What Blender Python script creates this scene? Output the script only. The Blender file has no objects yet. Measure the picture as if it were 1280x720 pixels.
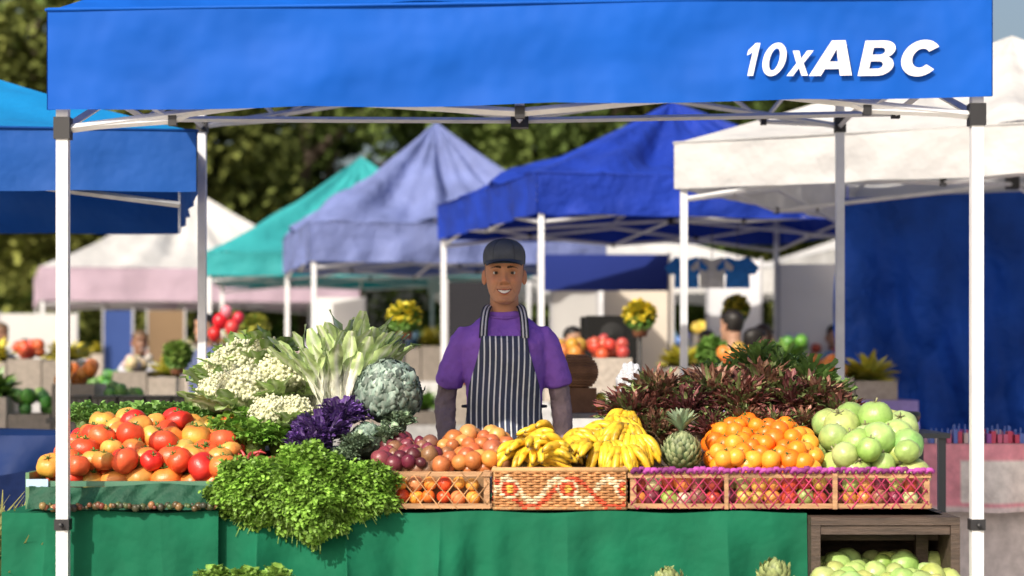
import bpy, math, random
import numpy as np
from mathutils import Vector, Matrix
random.seed(7); rng=np.random.default_rng(7)
F=2480.0; CH=1.30; HY=450.0
def PX(px,D): return (px-640.0)/F*D
def PZ(py,D): return CH+(HY-py)/F*D
scene=bpy.context.scene
COL=scene.collection

# ---------------------------------------------------------------- materials
def newmat(name):
    m=bpy.data.materials.new(name); m.use_nodes=True
    nt=m.node_tree; nt.nodes.clear()
    return m,nt
def mat(name,color=None,rough=0.6,noise=0.15,nscale=8,bump=0.0,bscale=40,trans=0.0,spec=0.5,metal=0.0,sss=0.0,stretch=None,bdist=.02):
    m,nt=newmat(name); N=nt.nodes; L=nt.links
    out=N.new('ShaderNodeOutputMaterial'); b=N.new('ShaderNodeBsdfPrincipled')
    tc=N.new('ShaderNodeTexCoord'); mp=N.new('ShaderNodeMapping')
    L.new(tc.outputs['Object'],mp.inputs[0])
    if stretch: mp.inputs['Scale'].default_value=stretch
    nz=N.new('ShaderNodeTexNoise'); nz.inputs['Scale'].default_value=nscale; nz.inputs['Detail'].default_value=3
    L.new(mp.outputs[0],nz.inputs['Vector'])
    mr=N.new('ShaderNodeMapRange'); mr.inputs['From Min'].default_value=0.3; mr.inputs['From Max'].default_value=0.7
    mr.inputs['To Min'].default_value=1-noise; mr.inputs['To Max'].default_value=1+noise
    L.new(nz.outputs['Fac'],mr.inputs['Value'])
    if color is None:
        a=N.new('ShaderNodeAttribute'); a.attribute_name='Col'; src=a.outputs['Color']
    else:
        r=N.new('ShaderNodeRGB'); r.outputs[0].default_value=(*color,1); src=r.outputs[0]
    vm=N.new('ShaderNodeVectorMath'); vm.operation='SCALE'
    L.new(src,vm.inputs[0]); L.new(mr.outputs[0],vm.inputs['Scale'])
    L.new(vm.outputs[0],b.inputs['Base Color'])
    b.inputs['Roughness'].default_value=rough; b.inputs['Metallic'].default_value=metal
    b.inputs['Specular IOR Level'].default_value=spec
    if sss>0:
        b.inputs['Subsurface Weight'].default_value=sss; b.inputs['Subsurface Radius'].default_value=(0.01,0.005,0.003); b.inputs['Subsurface Scale'].default_value=1.0
    if bump>0:
        n2=N.new('ShaderNodeTexNoise'); n2.inputs['Scale'].default_value=bscale; n2.inputs['Detail'].default_value=3
        L.new(mp.outputs[0],n2.inputs['Vector'])
        bp=N.new('ShaderNodeBump'); bp.inputs['Strength'].default_value=bump; bp.inputs['Distance'].default_value=bdist
        L.new(n2.outputs['Fac'],bp.inputs['Height']); L.new(bp.outputs[0],b.inputs['Normal'])
    if trans>0:
        t=N.new('ShaderNodeBsdfTranslucent'); L.new(vm.outputs[0],t.inputs['Color'])
        ms=N.new('ShaderNodeMixShader'); ms.inputs[0].default_value=trans
        L.new(b.outputs[0],ms.inputs[1]); L.new(t.outputs[0],ms.inputs[2]); L.new(ms.outputs[0],out.inputs[0])
    else: L.new(b.outputs[0],out.inputs[0])
    return m
def fabric(name,c,trans=0.15,noise=0.10,bump=.7,bs=4.5,bd=.03):
    return mat(name,c,rough=0.65,noise=noise,nscale=2.2,bump=bump,bscale=bs,trans=trans,spec=0.25,bdist=bd)
M={}
M['leaf']=mat('leaf_surface',rough=0.5,noise=0.25,nscale=25,trans=0.22,spec=0.4)
M['treeleaf']=mat('tree_foliage',rough=0.8,noise=0.3,nscale=0.8,spec=0.1)
M['fruit']=mat('fruit_skin',rough=0.36,noise=0.18,nscale=34,bump=0.10,bscale=120,spec=0.45)
M['matte']=mat('matte_surface',rough=0.75,noise=0.18,nscale=20,bump=0.15,bscale=60,spec=0.3)
M['plain']=mat('plain_surface',rough=0.8,noise=0.06,nscale=2,spec=0.2)
M['skin']=mat('skin_surface',rough=0.5,noise=0.05,nscale=60,bump=0.03,bscale=300,spec=0.4,sss=0.1)
M['plastic']=mat('plastic_surface',rough=0.35,noise=0.05,nscale=10)
M['whitesteel']=mat('painted_steel',(0.66,0.67,0.69),rough=0.35,noise=0.08,nscale=12,bump=0.02)
M['greysteel']=mat('galvanised_steel',(0.42,0.43,0.45),rough=0.4,noise=0.15,nscale=10,metal=0.4)
M['black']=mat('black_plastic',(0.015,0.015,0.018),rough=0.5,noise=0.2)
M['wood']=mat('crate_wood',(0.36,0.2,0.1),rough=0.7,noise=0.35,nscale=6,bump=0.3,bscale=30,stretch=(1,8,12))
M['darkwood']=mat('dark_wood',(0.06,0.04,0.03),rough=0.6,noise=0.4,nscale=6,bump=0.3,bscale=30,stretch=(1,8,12))

# ---------------------------------------------------------------- mesh builder
class MB:
    def __init__(s): s.V=[];s.Q=[];s.T=[];s.C=[];s.n=0;s.QM=[];s.TM=[]
    def add(s,v,q=None,t=None,col=(.5,.5,.5),m=0):
        v=np.asarray(v,float).reshape(-1,3); k=len(v)
        c=np.asarray(col,float)
        if c.ndim==1: c=np.tile(c,(k,1))
        s.V.append(v); s.C.append(c)
        if q is not None and len(q): s.Q.append(np.asarray(q,int)+s.n); s.QM+= [m]*len(q)
        if t is not None and len(t): s.T.append(np.asarray(t,int)+s.n); s.TM+= [m]*len(t)
        s.n+=k
    def build(s,name,mats,parent=None,smooth=True,loc=None):
        V=np.concatenate(s.V); C=np.concatenate(s.C)
        faces=[]
        if s.Q: faces+=np.concatenate(s.Q).tolist()
        if s.T: faces+=np.concatenate(s.T).tolist()
        me=bpy.data.meshes.new(name); me.from_pydata(V.tolist(),[],faces); 
        a=me.color_attributes.new('Col','FLOAT_COLOR','POINT')
        a.data.foreach_set('color',np.concatenate([np.clip(C,0,1),np.ones((len(C),1))],1).ravel())
        if not isinstance(mats,(list,tuple)): mats=[mats]
        for m in mats: me.materials.append(m)
        if len(mats)>1: me.polygons.foreach_set('material_index',s.QM+s.TM)
        if smooth: me.polygons.foreach_set('use_smooth',[True]*len(faces))
        me.update()
        o=bpy.data.objects.new(name,me); COL.objects.link(o)
        if parent: o.parent=parent
        if loc is not None: o.location=loc
        return o
def empty(name,loc=(0,0,0),rz=0,s=1):
    o=bpy.data.objects.new(name,None); COL.objects.link(o); o.location=loc; o.rotation_euler=(0,0,rz); o.scale=(s,s,s); o.empty_display_size=0.1
    return o
def gridf(nu,nv,wrap=False):
    q=[]
    for j in range(nv-1):
        for i in range(nu if wrap else nu-1):
            i2=(i+1)%nu
            q.append((j*nu+i,j*nu+i2,(j+1)*nu+i2,(j+1)*nu+i))
    return np.array(q)
def box(mb,a,b,col=(.5,.5,.5),m=0):
    x0,y0,z0=a;x1,y1,z1=b
    v=np.array([(x0,y0,z0),(x1,y0,z0),(x1,y1,z0),(x0,y1,z0),(x0,y0,z1),(x1,y0,z1),(x1,y1,z1),(x0,y1,z1)],float)
    fs=[(0,3,2,1),(4,5,6,7),(0,1,5,4),(1,2,6,5),(2,3,7,6),(3,0,4,7)]
    vv=np.concatenate([v[list(f)] for f in fs]); q=[(4*i,4*i+1,4*i+2,4*i+3) for i in range(6)]
    mb.add(vv,q,col=col,m=m)
def tube(mb,pts,rad,n=8,col=(.5,.5,.5),m=0,caps=True,sq=1.0):
    P=np.asarray(pts,float); k=len(P); R=np.full(k,rad,float) if np.isscalar(rad) else np.asarray(rad,float)
    T=np.gradient(P,axis=0); T/=np.linalg.norm(T,axis=1)[:,None]+1e-9
    ref=np.array([0,0,1.0]) if abs(T[0][2])<0.9 else np.array([1.0,0,0])
    u=np.cross(T[0],ref);u/=np.linalg.norm(u)
    vs=[];ang=np.linspace(0,2*math.pi,n,endpoint=False)
    for i in range(k):
        u=u-T[i]*np.dot(u,T[i]);u/=np.linalg.norm(u)+1e-9; w=np.cross(T[i],u)
        vs.append(P[i]+R[i]*(np.cos(ang)[:,None]*u+sq*np.sin(ang)[:,None]*w))
    q=gridf(n,k,True).tolist(); t=[]
    V=np.concatenate(vs)
    if caps:
        V=np.concatenate([V,[P[0]-T[0]*R[0]*.4],[P[-1]+T[-1]*R[-1]*.4]]); c0=n*k
        for i in range(n):
            t.append((c0,(i+1)%n,i)); t.append((c0+1,(k-1)*n+i,(k-1)*n+(i+1)%n))
    mb.add(V,q,t,np.asarray(col,float),m)
def smoothpath(pts,n=16):
    P=np.asarray(pts,float); k=len(P); t=np.linspace(0,k-1,n); out=[]
    for x in t:
        i=min(int(x),k-2); f=x-i
        p0=P[max(i-1,0)];p1=P[i];p2=P[i+1];p3=P[min(i+2,k-1)]
        out.append(.5*((2*p1)+(-p0+p2)*f+(2*p0-5*p1+4*p2-p3)*f*f+(-p0+3*p1-3*p2+p3)*f**3))
    return np.array(out)
def usph(n,m):
    th=np.linspace(0,2*math.pi,n,endpoint=False); ph=np.linspace(0.02,math.pi-0.02,m)
    v=[(math.sin(p)*math.cos(t),math.sin(p)*math.sin(t),math.cos(p)) for p in ph for t in th]
    return np.array(v),gridf(n,m,True)[:,::-1]
def rrot(tilt=3.14):
    a=rng.uniform(0,6.28); b=rng.uniform(-tilt,tilt); c=rng.uniform(0,6.28)
    return np.array((Matrix.Rotation(a,3,'Z')@Matrix.Rotation(b,3,'X')@Matrix.Rotation(c,3,'Z')))
def fruit(mb,cs,r,colfn,n=16,m=11,dimple=0.0,ribs=0,ribamp=0.04,squash=1.0,tilt=1.2,stem=None,rj=0.12):
    sv,sq=usph(n,m); z=sv[:,2]; th=np.arctan2(sv[:,1],sv[:,0])
    for c in cs:
        rr=r*(1+rng.uniform(-rj,rj))
        s=1-dimple*np.exp(-((1-z)/0.08))-dimple*.6*np.exp(-((1+z)/0.08))
        if ribs: s=s*(1+ribamp*np.cos(ribs*th)*np.sqrt(np.clip(1-z*z,0,1)))
        v=sv*s[:,None]*rr*(1+rng.uniform(-.06,.06,3)); v[:,2]*=squash; R=rrot(tilt)
        mb.add(v@R.T+np.asarray(c),sq,col=colfn(sv))
        if stem is not None:
            p0=np.array([0,0,rr*squash*(1-dimple)]); p1=p0+np.array([rr*.1,0,rr*.3])
            tube(mb,np.array([p0,p1])@R.T+np.asarray(c),rr*.07,5,stem)
            for q in range(5):
                a=q*1.257;e=np.array([math.cos(a)*rr*.34,math.sin(a)*rr*.34,rr*squash*.99]);tube(mb,np.array([p0,e])@R.T+np.asarray(c),[rr*.06,rr*.02],4,stem)
def heap(x0,x1,y0,y1,z0,h,r,layers=2,sp=1.85,pw=4,jit=.25):
    out=[]
    for l in range(layers):
        ys=np.arange(y0+r+(l%2)*r*.6,y1,r*sp*.92)
        for j,y in enumerate(ys):
            for x in np.arange(x0+r+((j+l)%2)*r*.9,x1-r*.5,r*sp):
                u=(x-x0)/(x1-x0);v=(y-y0)/(y1-y0)
                z=z0+h*min(1,v*1.4)*(1-abs(2*u-1)**pw*.7)-l*r*1.2
                out.append((x+rng.uniform(-1,1)*r*jit,y+rng.uniform(-1,1)*r*jit,z+rng.uniform(-1,1)*r*jit))
    return out
def leaves(mb,B,D,Ln,W,curl=0.3,cb=(.1,.2,.05),ct=(.1,.3,.05),ruf=0.3,cup=0.2,nu=3,nv=5,rib=None,cvar=0.25,shape='oval',freq=3,m=0,up=None,ribl=.8):
    B=np.asarray(B,float);D=np.asarray(D,float);k=len(B)
    if k==0:return
    D=D/(np.linalg.norm(D,axis=1)[:,None]+1e-9)
    Ln=np.broadcast_to(Ln,(k,)).astype(float);W=np.broadcast_to(W,(k,)).astype(float);curl=np.broadcast_to(curl,(k,))
    ref=np.tile(np.array([0,0,1.0]) if up is None else np.asarray(up,float),(k,1))+rng.normal(0,.25,(k,3))
    S=np.cross(D,ref);S/=np.linalg.norm(S,axis=1)[:,None]+1e-9
    Nn=np.cross(S,D)
    t=np.linspace(0,1,nv);s=np.linspace(-1,1,nu)
    if shape=='oval': prof=np.sin(np.clip(t*.94+.06,0,1)*math.pi)**.6
    elif shape=='fan': prof=(t**.9)*1.0+.12; prof[-1]*=.75
    elif shape=='stalk': prof=np.interp(t,[0,.1,.5,.62,.85,1],[.5,.42,.36,.9,1,.4])
    elif shape=='long': prof=.35+.65*np.sin(t*math.pi)**.8; prof[-1]=.15
    else: prof=np.interp(t,[0,.3,.7,1],[.6,1,.7,.1])
    ph=rng.uniform(0,6.28,k)
    T,Sg=np.meshgrid(t,s,indexing='ij')
    Tf=T.ravel();Sf=Sg.ravel();pf=np.repeat(prof,nu)
    pts=(B[:,None,:]+D[:,None,:]*(Ln[:,None]*Tf)[:,:,None]
      -Nn[:,None,:]*((curl*Ln)[:,None]*Tf**2)[:,:,None]
      +S[:,None,:]*(W[:,None]*pf*Sf)[:,:,None]
      +Nn[:,None,:]*(W[:,None]*(cup*Sf**2*pf+ruf*np.sin(freq*Tf*6.28+ph[:,None]+Sf*2)*np.abs(Sf)*pf))[:,:,None])
    q=gridf(nu,nv); Q=(q[None]+ (np.arange(k)*nu*nv)[:,None,None]).reshape(-1,4)
    cb=np.asarray(cb,float);ct=np.asarray(ct,float)
    if cb.ndim==1: cb=np.tile(cb,(k,1))
    if ct.ndim==1: ct=np.tile(ct,(k,1))
    Tc=np.clip((Tf-.5)/.12,0,1) if shape=='stalk' else Tf
    c=cb[:,None,:]*(1-Tc)[None,:,None]+ct[:,None,:]*Tc[None,:,None]
    if rib is not None:
        w=(np.abs(Sf)<.2)*(1-Tf*ribl); c=c*(1-w)[None,:,None]+np.asarray(rib)[None,None,:]*w[None,:,None]
    c=c*(1+rng.uniform(-cvar,cvar,(k,1,1)))
    mb.add(pts.reshape(-1,3),Q,col=c.reshape(-1,3),m=m)
def hemi(n,up=0.0,spread=1.0):
    d=rng.normal(0,1,(n,3)); d[:,2]=np.abs(d[:,2])*spread+up; return d/np.linalg.norm(d,axis=1)[:,None]

# ---------------------------------------------------------------- world, sun, camera
el=math.radians(36); sx,sy=-0.58,-1.0; l=math.hypot(sx,sy)
sd=Vector((sx/l*math.cos(el),sy/l*math.cos(el),math.sin(el)))
w=bpy.data.worlds.new("World"); scene.world=w; w.use_nodes=True
nt=w.node_tree; bg=nt.nodes['Background']; sk=nt.nodes.new('ShaderNodeTexSky'); sk.sky_type='NISHITA'; sk.sun_disc=False
sk.sun_elevation=el; sk.sun_rotation=math.atan2(sd.x,sd.y); sk.dust_density=6.0; sk.air_density=1.0; sk.ozone_density=.5
nt.links.new(sk.outputs[0],bg.inputs[0]); bg.inputs[1].default_value=0.15
sl=bpy.data.lights.new('sun','SUN'); sl.energy=5.0; sl.angle=math.radians(.5); sl.color=(1,.925,.81)
so=bpy.data.objects.new('sun',sl); COL.objects.link(so); so.rotation_euler=sd.to_track_quat('Z','Y').to_euler(); so.location=(0,0,20)
cd=bpy.data.cameras.new('camera'); cam=bpy.data.objects.new('camera',cd); COL.objects.link(cam); scene.camera=cam
cam.location=(0,0,CH); cam.rotation_euler=(math.radians(90),0,0); cd.sensor_width=36; cd.lens=F/1280*36; cd.shift_y=90/1280
cd.clip_end=2000; cd.clip_start=0.1; cd.dof.use_dof=True; cd.dof.focus_distance=7.1; cd.dof.aperture_fstop=2.1
scene.view_settings.view_transform='Standard'; scene.view_settings.look='None'; scene.view_settings.exposure=0

# ---------------------------------------------------------------- ground
mb=MB(); 
mb.add([(-400,-60,0),(400,-60,0),(400,700,0),(-400,700,0)],[(0,1,2,3)]); mb.build('ground',mat('plaza_paving',(0.46,0.42,0.37),rough=.85,noise=.2,nscale=1.5,bump=.3,bscale=60))
mb=MB(); mb.add([(-60,30,.004),(60,30,.004),(60,90,.004),(-60,90,.004)],[(0,1,2,3)])
mb.build('grass_lawn',mat('grass',(0.07,0.12,0.03),rough=.9,noise=.4,nscale=3,bump=.6,bscale=50))

# ---------------------------------------------------------------- tents
def bar(mb,a,b,w=.012,col=(.6,.6,.6),m=0): tube(mb,[a,b],w*1.2,4,col,m)
def tent(name,cs,vh,peak,mats,legs=(1,1,1,1),sag=.07,wr=.012,nu=34,nv=16,legw=.02,legm=None,hub=None,collar=False,valm=None,vwave=.012,los=(-.055,)*4,skip=(),braces=False):
    root=empty(name,(0,0,0)); cs=[np.array(c,float) for c in cs]; pk=np.array(peak,float)
    mb=MB(); ctr=sum(cs)/4
    for i in range(4):
        A=cs[i];B=cs[(i+1)%4]; seed=rng.uniform(0,50)
        mid=(A+B)/2; outn=np.array([mid[0]-ctr[0],mid[1]-ctr[1],0]);outn/=np.linalg.norm(outn)
        u=np.linspace(0,1,nu);v=np.linspace(0,1,nv)**.9
        U,Vv=np.meshgrid(u,v);U=U[...,None];Vv=Vv[...,None]
        base=A*(1-U)+B*U+np.array([0,0,vh]); P=base*(1-Vv)+pk*Vv
        s=np.sin(math.pi*U)
        P[...,2:]-=sag*np.sin(math.pi*np.clip(Vv,0,1))*(.35+.65*s)
        wv=(np.sin(U*19+seed+Vv*3)+.7*np.sin(U*37+seed*2)+.8*np.sin(Vv*11+U*7+seed))*wr*s**.5*(1-Vv)**.6*np.sin(math.pi*np.clip(Vv*.9+.05,0,1))**.5
        P+=wv*np.array([outn[0],outn[1],1.2])
        mb.add(P.reshape(-1,3),gridf(nu,nv),m=0)
        nu2=nu*3;nw=9;u=np.linspace(0,1,nu2);wv_=np.linspace(0,1,nw);U,Wv=np.meshgrid(u,wv_);U=U[...,None];Wv=Wv[...,None]
        P=A*(1-U)+B*U+np.array([0,0,vh])-np.array([0,0,vh])*Wv
        s=np.clip(np.sin(math.pi*U),0,1)**.4
        diag=np.sin(U*17+Wv*2.5+seed)*np.sin(U*5+seed)
        P=P+outn*((np.sin(U*29+seed)+.6*np.sin(U*53+seed*3+Wv))*vwave*Wv+ vwave*.9*diag*np.sin(math.pi*Wv)+.005*np.sin(Wv*7+U*12+seed))*s+outn*.004
        P[...,2:]+=-.008*np.abs(np.sin(U*12+seed))*Wv*s
        mb.add(P.reshape(-1,3),gridf(nu2,nw),m=1 if valm else 0)
        tube(mb,[A+[0,0,vh+.004]+outn*.006,B+[0,0,vh+.004]+outn*.006],.006,5,m=1 if valm else 0)
    ms=[mats]+([valm] if valm else []); mb.build('canopy_fabric',ms,root)
    fb=MB(); lm=legm or M['whitesteel']
    ins=[];
    for i,c in enumerate(cs):
        d=ctr-c; d[2]=0; d/=np.linalg.norm(d); p=c+d*.055; ins.append(p)
        if legs[i]:
            zt=c[2]+vh-.03
            box(fb,(p[0]-legw,p[1]-legw,.01),(p[0]+legw,p[1]+legw,zt))
            if collar:
                zc_=c[2]+los[i]
                box(fb,(p[0]-legw*1.35,p[1]-legw*1.35,zc_-.035),(p[0]+legw*1.35,p[1]+legw*1.35,zc_+.035),m=1)
                box(fb,(p[0]-legw*1.25,p[1]-legw*1.25,.755),(p[0]+legw*1.25,p[1]+legw*1.25,.79),m=1)
                tube(fb,[(p[0],p[1]-legw*1.2,.772),(p[0],p[1]-legw*2.2,.772)],.007,6,m=1)
            box(fb,(p[0]-legw*2.4,p[1]-legw*2.4,.004),(p[0]+legw*2.4,p[1]+legw*2.4,.012))
    hb=np.array([pk[0],pk[1],hub if hub else ctr[2]+.08])
    for i in range(4):
        if i in skip: continue
        A=ins[i];B=ins[(i+1)%4];la,lb=los[i],los[(i+1)%4]
        def pt(t,dz): return A*(1-t)+B*t+np.array([0,0,dz])
        lm_=(la+lb)/2+.03;hi=min(.16,vh*.6)
        bar(fb,pt(0,hi),pt(.25,(la+hi)/2-.02));bar(fb,pt(.25,(la+hi)/2-.02),pt(.5,lm_));bar(fb,pt(0.01,la),pt(.5,hi-.03+lm_*.5))
        bar(fb,pt(1,hi),pt(.75,(lb+hi)/2-.02));bar(fb,pt(.75,(lb+hi)/2-.02),pt(.5,lm_));bar(fb,pt(.99,lb),pt(.5,hi-.03+lm_*.5))
        for q,zq in((.5,lm_),(.25,(la+hi)/2-.01),(.75,(lb+hi)/2-.01)):
            p=pt(q,zq);box(fb,p-[.016,.016,.02],p+[.016,.016,.02],m=1)
        bar(fb,pt(.5,lm_),hb,.010); bar(fb,pt(.5,hi),hb+[0,0,.3],.010)
        a_=A+[0,0,vh-.06];b_=pk-[0,0,.09];tube(fb,[a_,(a_+b_)/2-[0,0,sag*.6+wr],b_],.013,4)
        if braces and i in(0,2):
            for (E,tt,lo_) in((A,.12,la),(B,.88,lb)):
                q0=pt(tt,lo_+.02 if i==2 else lo_+.02);q1=pt(tt*.35 if tt<.5 else 1-(1-tt)*.35,hi*.8);q2=pt(tt*1.9 if tt<.5 else 1-(1-tt)*1.9,hi*.6)
                bar(fb,q0,q1,.009);bar(fb,q0,q2,.009);bar(fb,E+[0,0,lo_],q0,.009);box(fb,q0-[.013,.013,.016],q0+[.013,.013,.016],m=1)
    box(fb,hb-[.035,.035,.03],hb+[.035,.035,.05],m=1)
    bar(fb,hb,pk-[0,0,.03],.016)
    fb.build('frame',[lm,M['black']],root,smooth=False)
    return root
def sq(cx,cy,a,th,z):
    c,s=math.cos(th),math.sin(th)
    return [(cx+x*c-y*s,cy+x*s+y*c,z) for x,y in ((-a,-a),(a,-a),(a,a),(-a,a))]

blueF=fabric('azure_canvas',(0.001,0.092,0.48),trans=.2,bump=1.0,bs=2.2,bd=.06)
main=tent('blue_canopy_tent',[(-1.48,6.33,2.098),(1.53,6.33,2.142),(1.575,9.33,2.58),(-1.49,9.33,2.55)],.315,(0.03,7.83,3.35),blueF,collar=True,hub=2.245,wr=.016,nu=50,legw=.019,vwave=.004,los=(-.055,-.055,-.18,-.15),braces=True)
wm=mat('print_white',(0.70,0.71,0.69),rough=.6,noise=.02)
def arc(cx,cy,rx,ry,a0,a1,n=20): return [(cx+rx*math.cos(math.radians(a0+(a1-a0)*i/n)),cy+ry*math.sin(math.radians(a0+(a1-a0)*i/n))) for i in range(n+1)]
GL={'A':(1.0,[[(0,0),(.35,1),(.67,1),(1,0),(.72,0),(.665,.19),(.34,.19),(.28,0)],[(.405,.40),(.605,.40),(.505,.76)]]),
'B':(.86,[[(0,0),(0,1)]+arc(.50,.745,.34,.255,90,-60)+arc(.50,.29,.38,.29,55,-90),[(.26,.60),(.26,.80)]+arc(.46,.70,.12,.10,90,-90),[(.26,.20),(.26,.41)]+arc(.47,.305,.13,.105,90,-90)]),
'C':(.92,[arc(.47,.5,.47,.52,38,322,36)+arc(.47,.5,.21,.27,318,42,30)]),
'1':(.45,[[(.16,0),(.16,.72),(0,.62),(0,.78),(.2,1),(.35,1),(.35,0)]]),
'0':(.62,[arc(.31,.5,.31,.51,0,360,36)[:-1],arc(.31,.5,.13,.34,0,360,30)[:-1]]),
'x':(.6,[[(0,0),(.2,.35),(.02,.7),(.2,.7),(.3,.48),(.42,.7),(.6,.7),(.4,.35),(.6,0),(.42,0),(.3,.22),(.18,0)]])}
def glyph(ch,px0,wpx,py0,py1,name):
    cu=bpy.data.curves.new(name,'CURVE');cu.dimensions='2D';cu.fill_mode='BOTH';cu.extrude=.0006
    H=(py1-py0)/F*6.3;W=wpx/F*6.3/GL[ch][0]
    for lp in GL[ch][1]:
        sp=cu.splines.new('POLY');sp.points.add(len(lp)-1);sp.use_cyclic_u=True
        for p,(x,y) in zip(sp.points,lp): p.co=(x*W+y*H*.24,y*H,0,1)
    o=bpy.data.objects.new(name,cu);COL.objects.link(o);cu.materials.append(wm);D=6.3085
    o.rotation_euler=(math.radians(90),-math.radians(.8),0);o.location=(PX(px0,D),D,PZ(py1,D));o.parent=main
glyph('1',928,17,54,95,'lettering_1');glyph('0',949,29,54,95,'lettering_0');glyph('x',983,27,50,95,'lettering_x')
glyph('A',1011,54,51,95,'lettering_a');glyph('B',1072,41,51,95,'lettering_b');glyph('C',1122,48,51,95,'lettering_c')

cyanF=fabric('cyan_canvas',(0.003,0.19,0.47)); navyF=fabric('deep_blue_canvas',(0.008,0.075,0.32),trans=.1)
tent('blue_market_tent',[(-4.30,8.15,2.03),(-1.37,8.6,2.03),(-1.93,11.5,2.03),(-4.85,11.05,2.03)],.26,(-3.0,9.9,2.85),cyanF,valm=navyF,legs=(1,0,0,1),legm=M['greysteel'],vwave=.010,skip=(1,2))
whiteF=fabric('white_canvas',(0.58,0.58,0.58),trans=.25,noise=.12,bd=.06); shadedWhiteF=fabric('pink_shaded_white_canvas',(0.50,0.38,0.47),trans=.2)  # second fabric: white valance with its pinkish shadow put into the colour
tealF=fabric('teal_canvas',(0.035,0.33,0.35),trans=.2,bd=.06); lavF=fabric('lavender_canvas',(0.16,0.20,0.42),trans=.2,noise=.2,bd=.08)
royF=fabric('royal_blue_canvas',(0.010,0.038,0.33),trans=.15,noise=.2,bd=.08)
tent('white_market_tent',sq(-4.57,28,2.08,math.radians(14.5),2.07),.42,(-4.57,28,3.75),whiteF,valm=shadedWhiteF,sag=.25,wr=.04)
tent('teal_market_tent',sq(-1.70,23,1.75,math.radians(6),2.20),.24,(-1.75,23,3.66),tealF,sag=.18,wr=.05)
tent('lavender_market_tent',sq(-.73,19,1.34,math.radians(11.6),2.17),.34,(-.73,19,3.58),lavF,sag=.16,wr=.06,vwave=.02)
tent('royal_blue_market_tent',sq(1.23,15.2,1.5,math.radians(15),2.29),.27,(1.23,15.2,3.28),royF,sag=.12,wr=.05,vwave=.02)
tent('white_market_tent',sq(2.93,11.62,1.5,math.radians(-28),2.25),.25,(2.93,11.62,3.2),whiteF,sag=.08,wr=.03,vwave=.018)
mb=MB(); A=np.array([2.25,13.50,0]);B=np.array([4.88,12.08,0]); nu,nv=200,60
U,Vv=np.meshgrid(np.linspace(0,1,nu),np.linspace(0,1,nv));U=U[...,None];Vv=Vv[...,None]
d=(B-A)/np.linalg.norm(B-A);nn=np.array([d[1],-d[0],0])
ff=.09*np.sin(U*24+Vv*2.5)+.05*np.sin(U*57+Vv*6)+.08*np.sin(Vv*8+U*17)*np.sin(U*9+Vv*5)+.07*np.abs(np.sin(U*14-Vv*11))
P=A*(1-U)+B*U+np.array([0,0,1])*(.05+2.34*Vv)+nn*(.10+ff*(1-.85*Vv**3))
mb.add(P.reshape(-1,3),gridf(nu,nv)); mb.build('blue_tarp_wall',fabric('blue_tarp',(0.012,0.075,0.42),trans=.25,bump=1,bs=4,noise=.3,bd=.12))
tent('white_market_tent',sq(5.5,24,2.2,.1,2.15),.35,(5.5,24,3.4),whiteF,sag=.15)
tent('white_market_tent',sq(1.2,26,2.2,.0,2.1),.3,(1.2,26,3.2),whiteF,sag=.15)

# ---------------------------------------------------------------- trees
def treemesh(name,seed,H=11,R=3.8,nc=75,npl=300,ls=.14,hue=(.05,.10,.022)):
    r=np.random.default_rng(seed); mb=MB()
    tr=smoothpath([(0,0,0),(.1,.05,1.6),(-.1,.1,H*.35),(.1,0,H*.62),(0,.1,H*.85)],14)
    tube(mb,tr,np.linspace(.32,.06,14),9,(.09,.065,.045),1)
    for i in range(11):
        a=i*2.4+r.uniform(-.4,.4);z=H*(.22+.05*i);ln=R*(.9-.04*i)
        p=[(0,0,z),(math.cos(a)*ln*.4,math.sin(a)*ln*.4,z+ln*.3),(math.cos(a)*ln*.85,math.sin(a)*ln*.85,z+ln*.5)]
        tube(mb,smoothpath(p,8),np.linspace(.13,.03,8),6,(.09,.065,.045),1)
    B=[];Dd=[];C=[]
    for i in range(nc):
        dd=r.normal(0,1,3);dd/=np.linalg.norm(dd);rad=r.uniform(.35,1)**.5
        c=np.array([dd[0]*R*rad,dd[1]*R*rad,H*.56+dd[2]*H*.42*rad]);cr=r.uniform(.5,1.15)
        n=int(npl*cr); p=r.normal(0,1,(n,3));p/=np.linalg.norm(p,axis=1)[:,None]
        B.append(c+p*cr*(r.uniform(.3,1,(n,1))**.5)*[1,1,.75]);Dd.append(p+r.normal(0,.7,(n,3)))
        t=r.uniform(.6,1.5);C.append(np.tile(np.array(hue)*t*[1+.2*(t-.8),1,1],(n,1)))
    B=np.concatenate(B);Dd=np.concatenate(Dd);C=np.concatenate(C)
    leaves(mb,B,Dd,ls*1.6,ls*.6,.2,C,C*1.15,0,0.1,nu=2,nv=3,shape='oval')
    return mb.build(name,[M['treeleaf'],mat('tree_bark',(.09,.065,.045),rough=.9,noise=.4)],smooth=False)
t1=treemesh('leafy_tree',1,hue=(.06,.105,.03));t2=treemesh('leafy_tree',2,H=12,R=4.3,hue=(.065,.10,.026));t3=treemesh('leafy_tree',3,H=9.5,R=3.4,hue=(.10,.12,.03))
t1.location=(-10.2,42,0);t2.location=(-4.6,44,0);t3.location=(-7.4,38,0)
for (src,x,y,rz,s) in [(t2,-13.5,46,1,1),(t1,.3,47,2,.95),(t3,4.6,46,1.5,1.05),(t1,9,52,.6,.9),(t2,-8,52,4,1.2),(t2,-1.5,53,3,1.2),(t1,-15.5,40,3,1.05),(t3,16,50,2.2,1.0),(t2,5,58,.4,1.1),(t2,2.2,42,5,.85)]:
    o=bpy.data.objects.new('leafy_tree',src.data);COL.objects.link(o);o.location=(x,y,0);o.rotation_euler=(0,0,rz);o.scale=(s,s,s)
mb=MB();n=20000
x=rng.uniform(-45,45,n);hh=5+2.5*np.sin(x*.21)+1.5*np.sin(x*.63+1)
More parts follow.
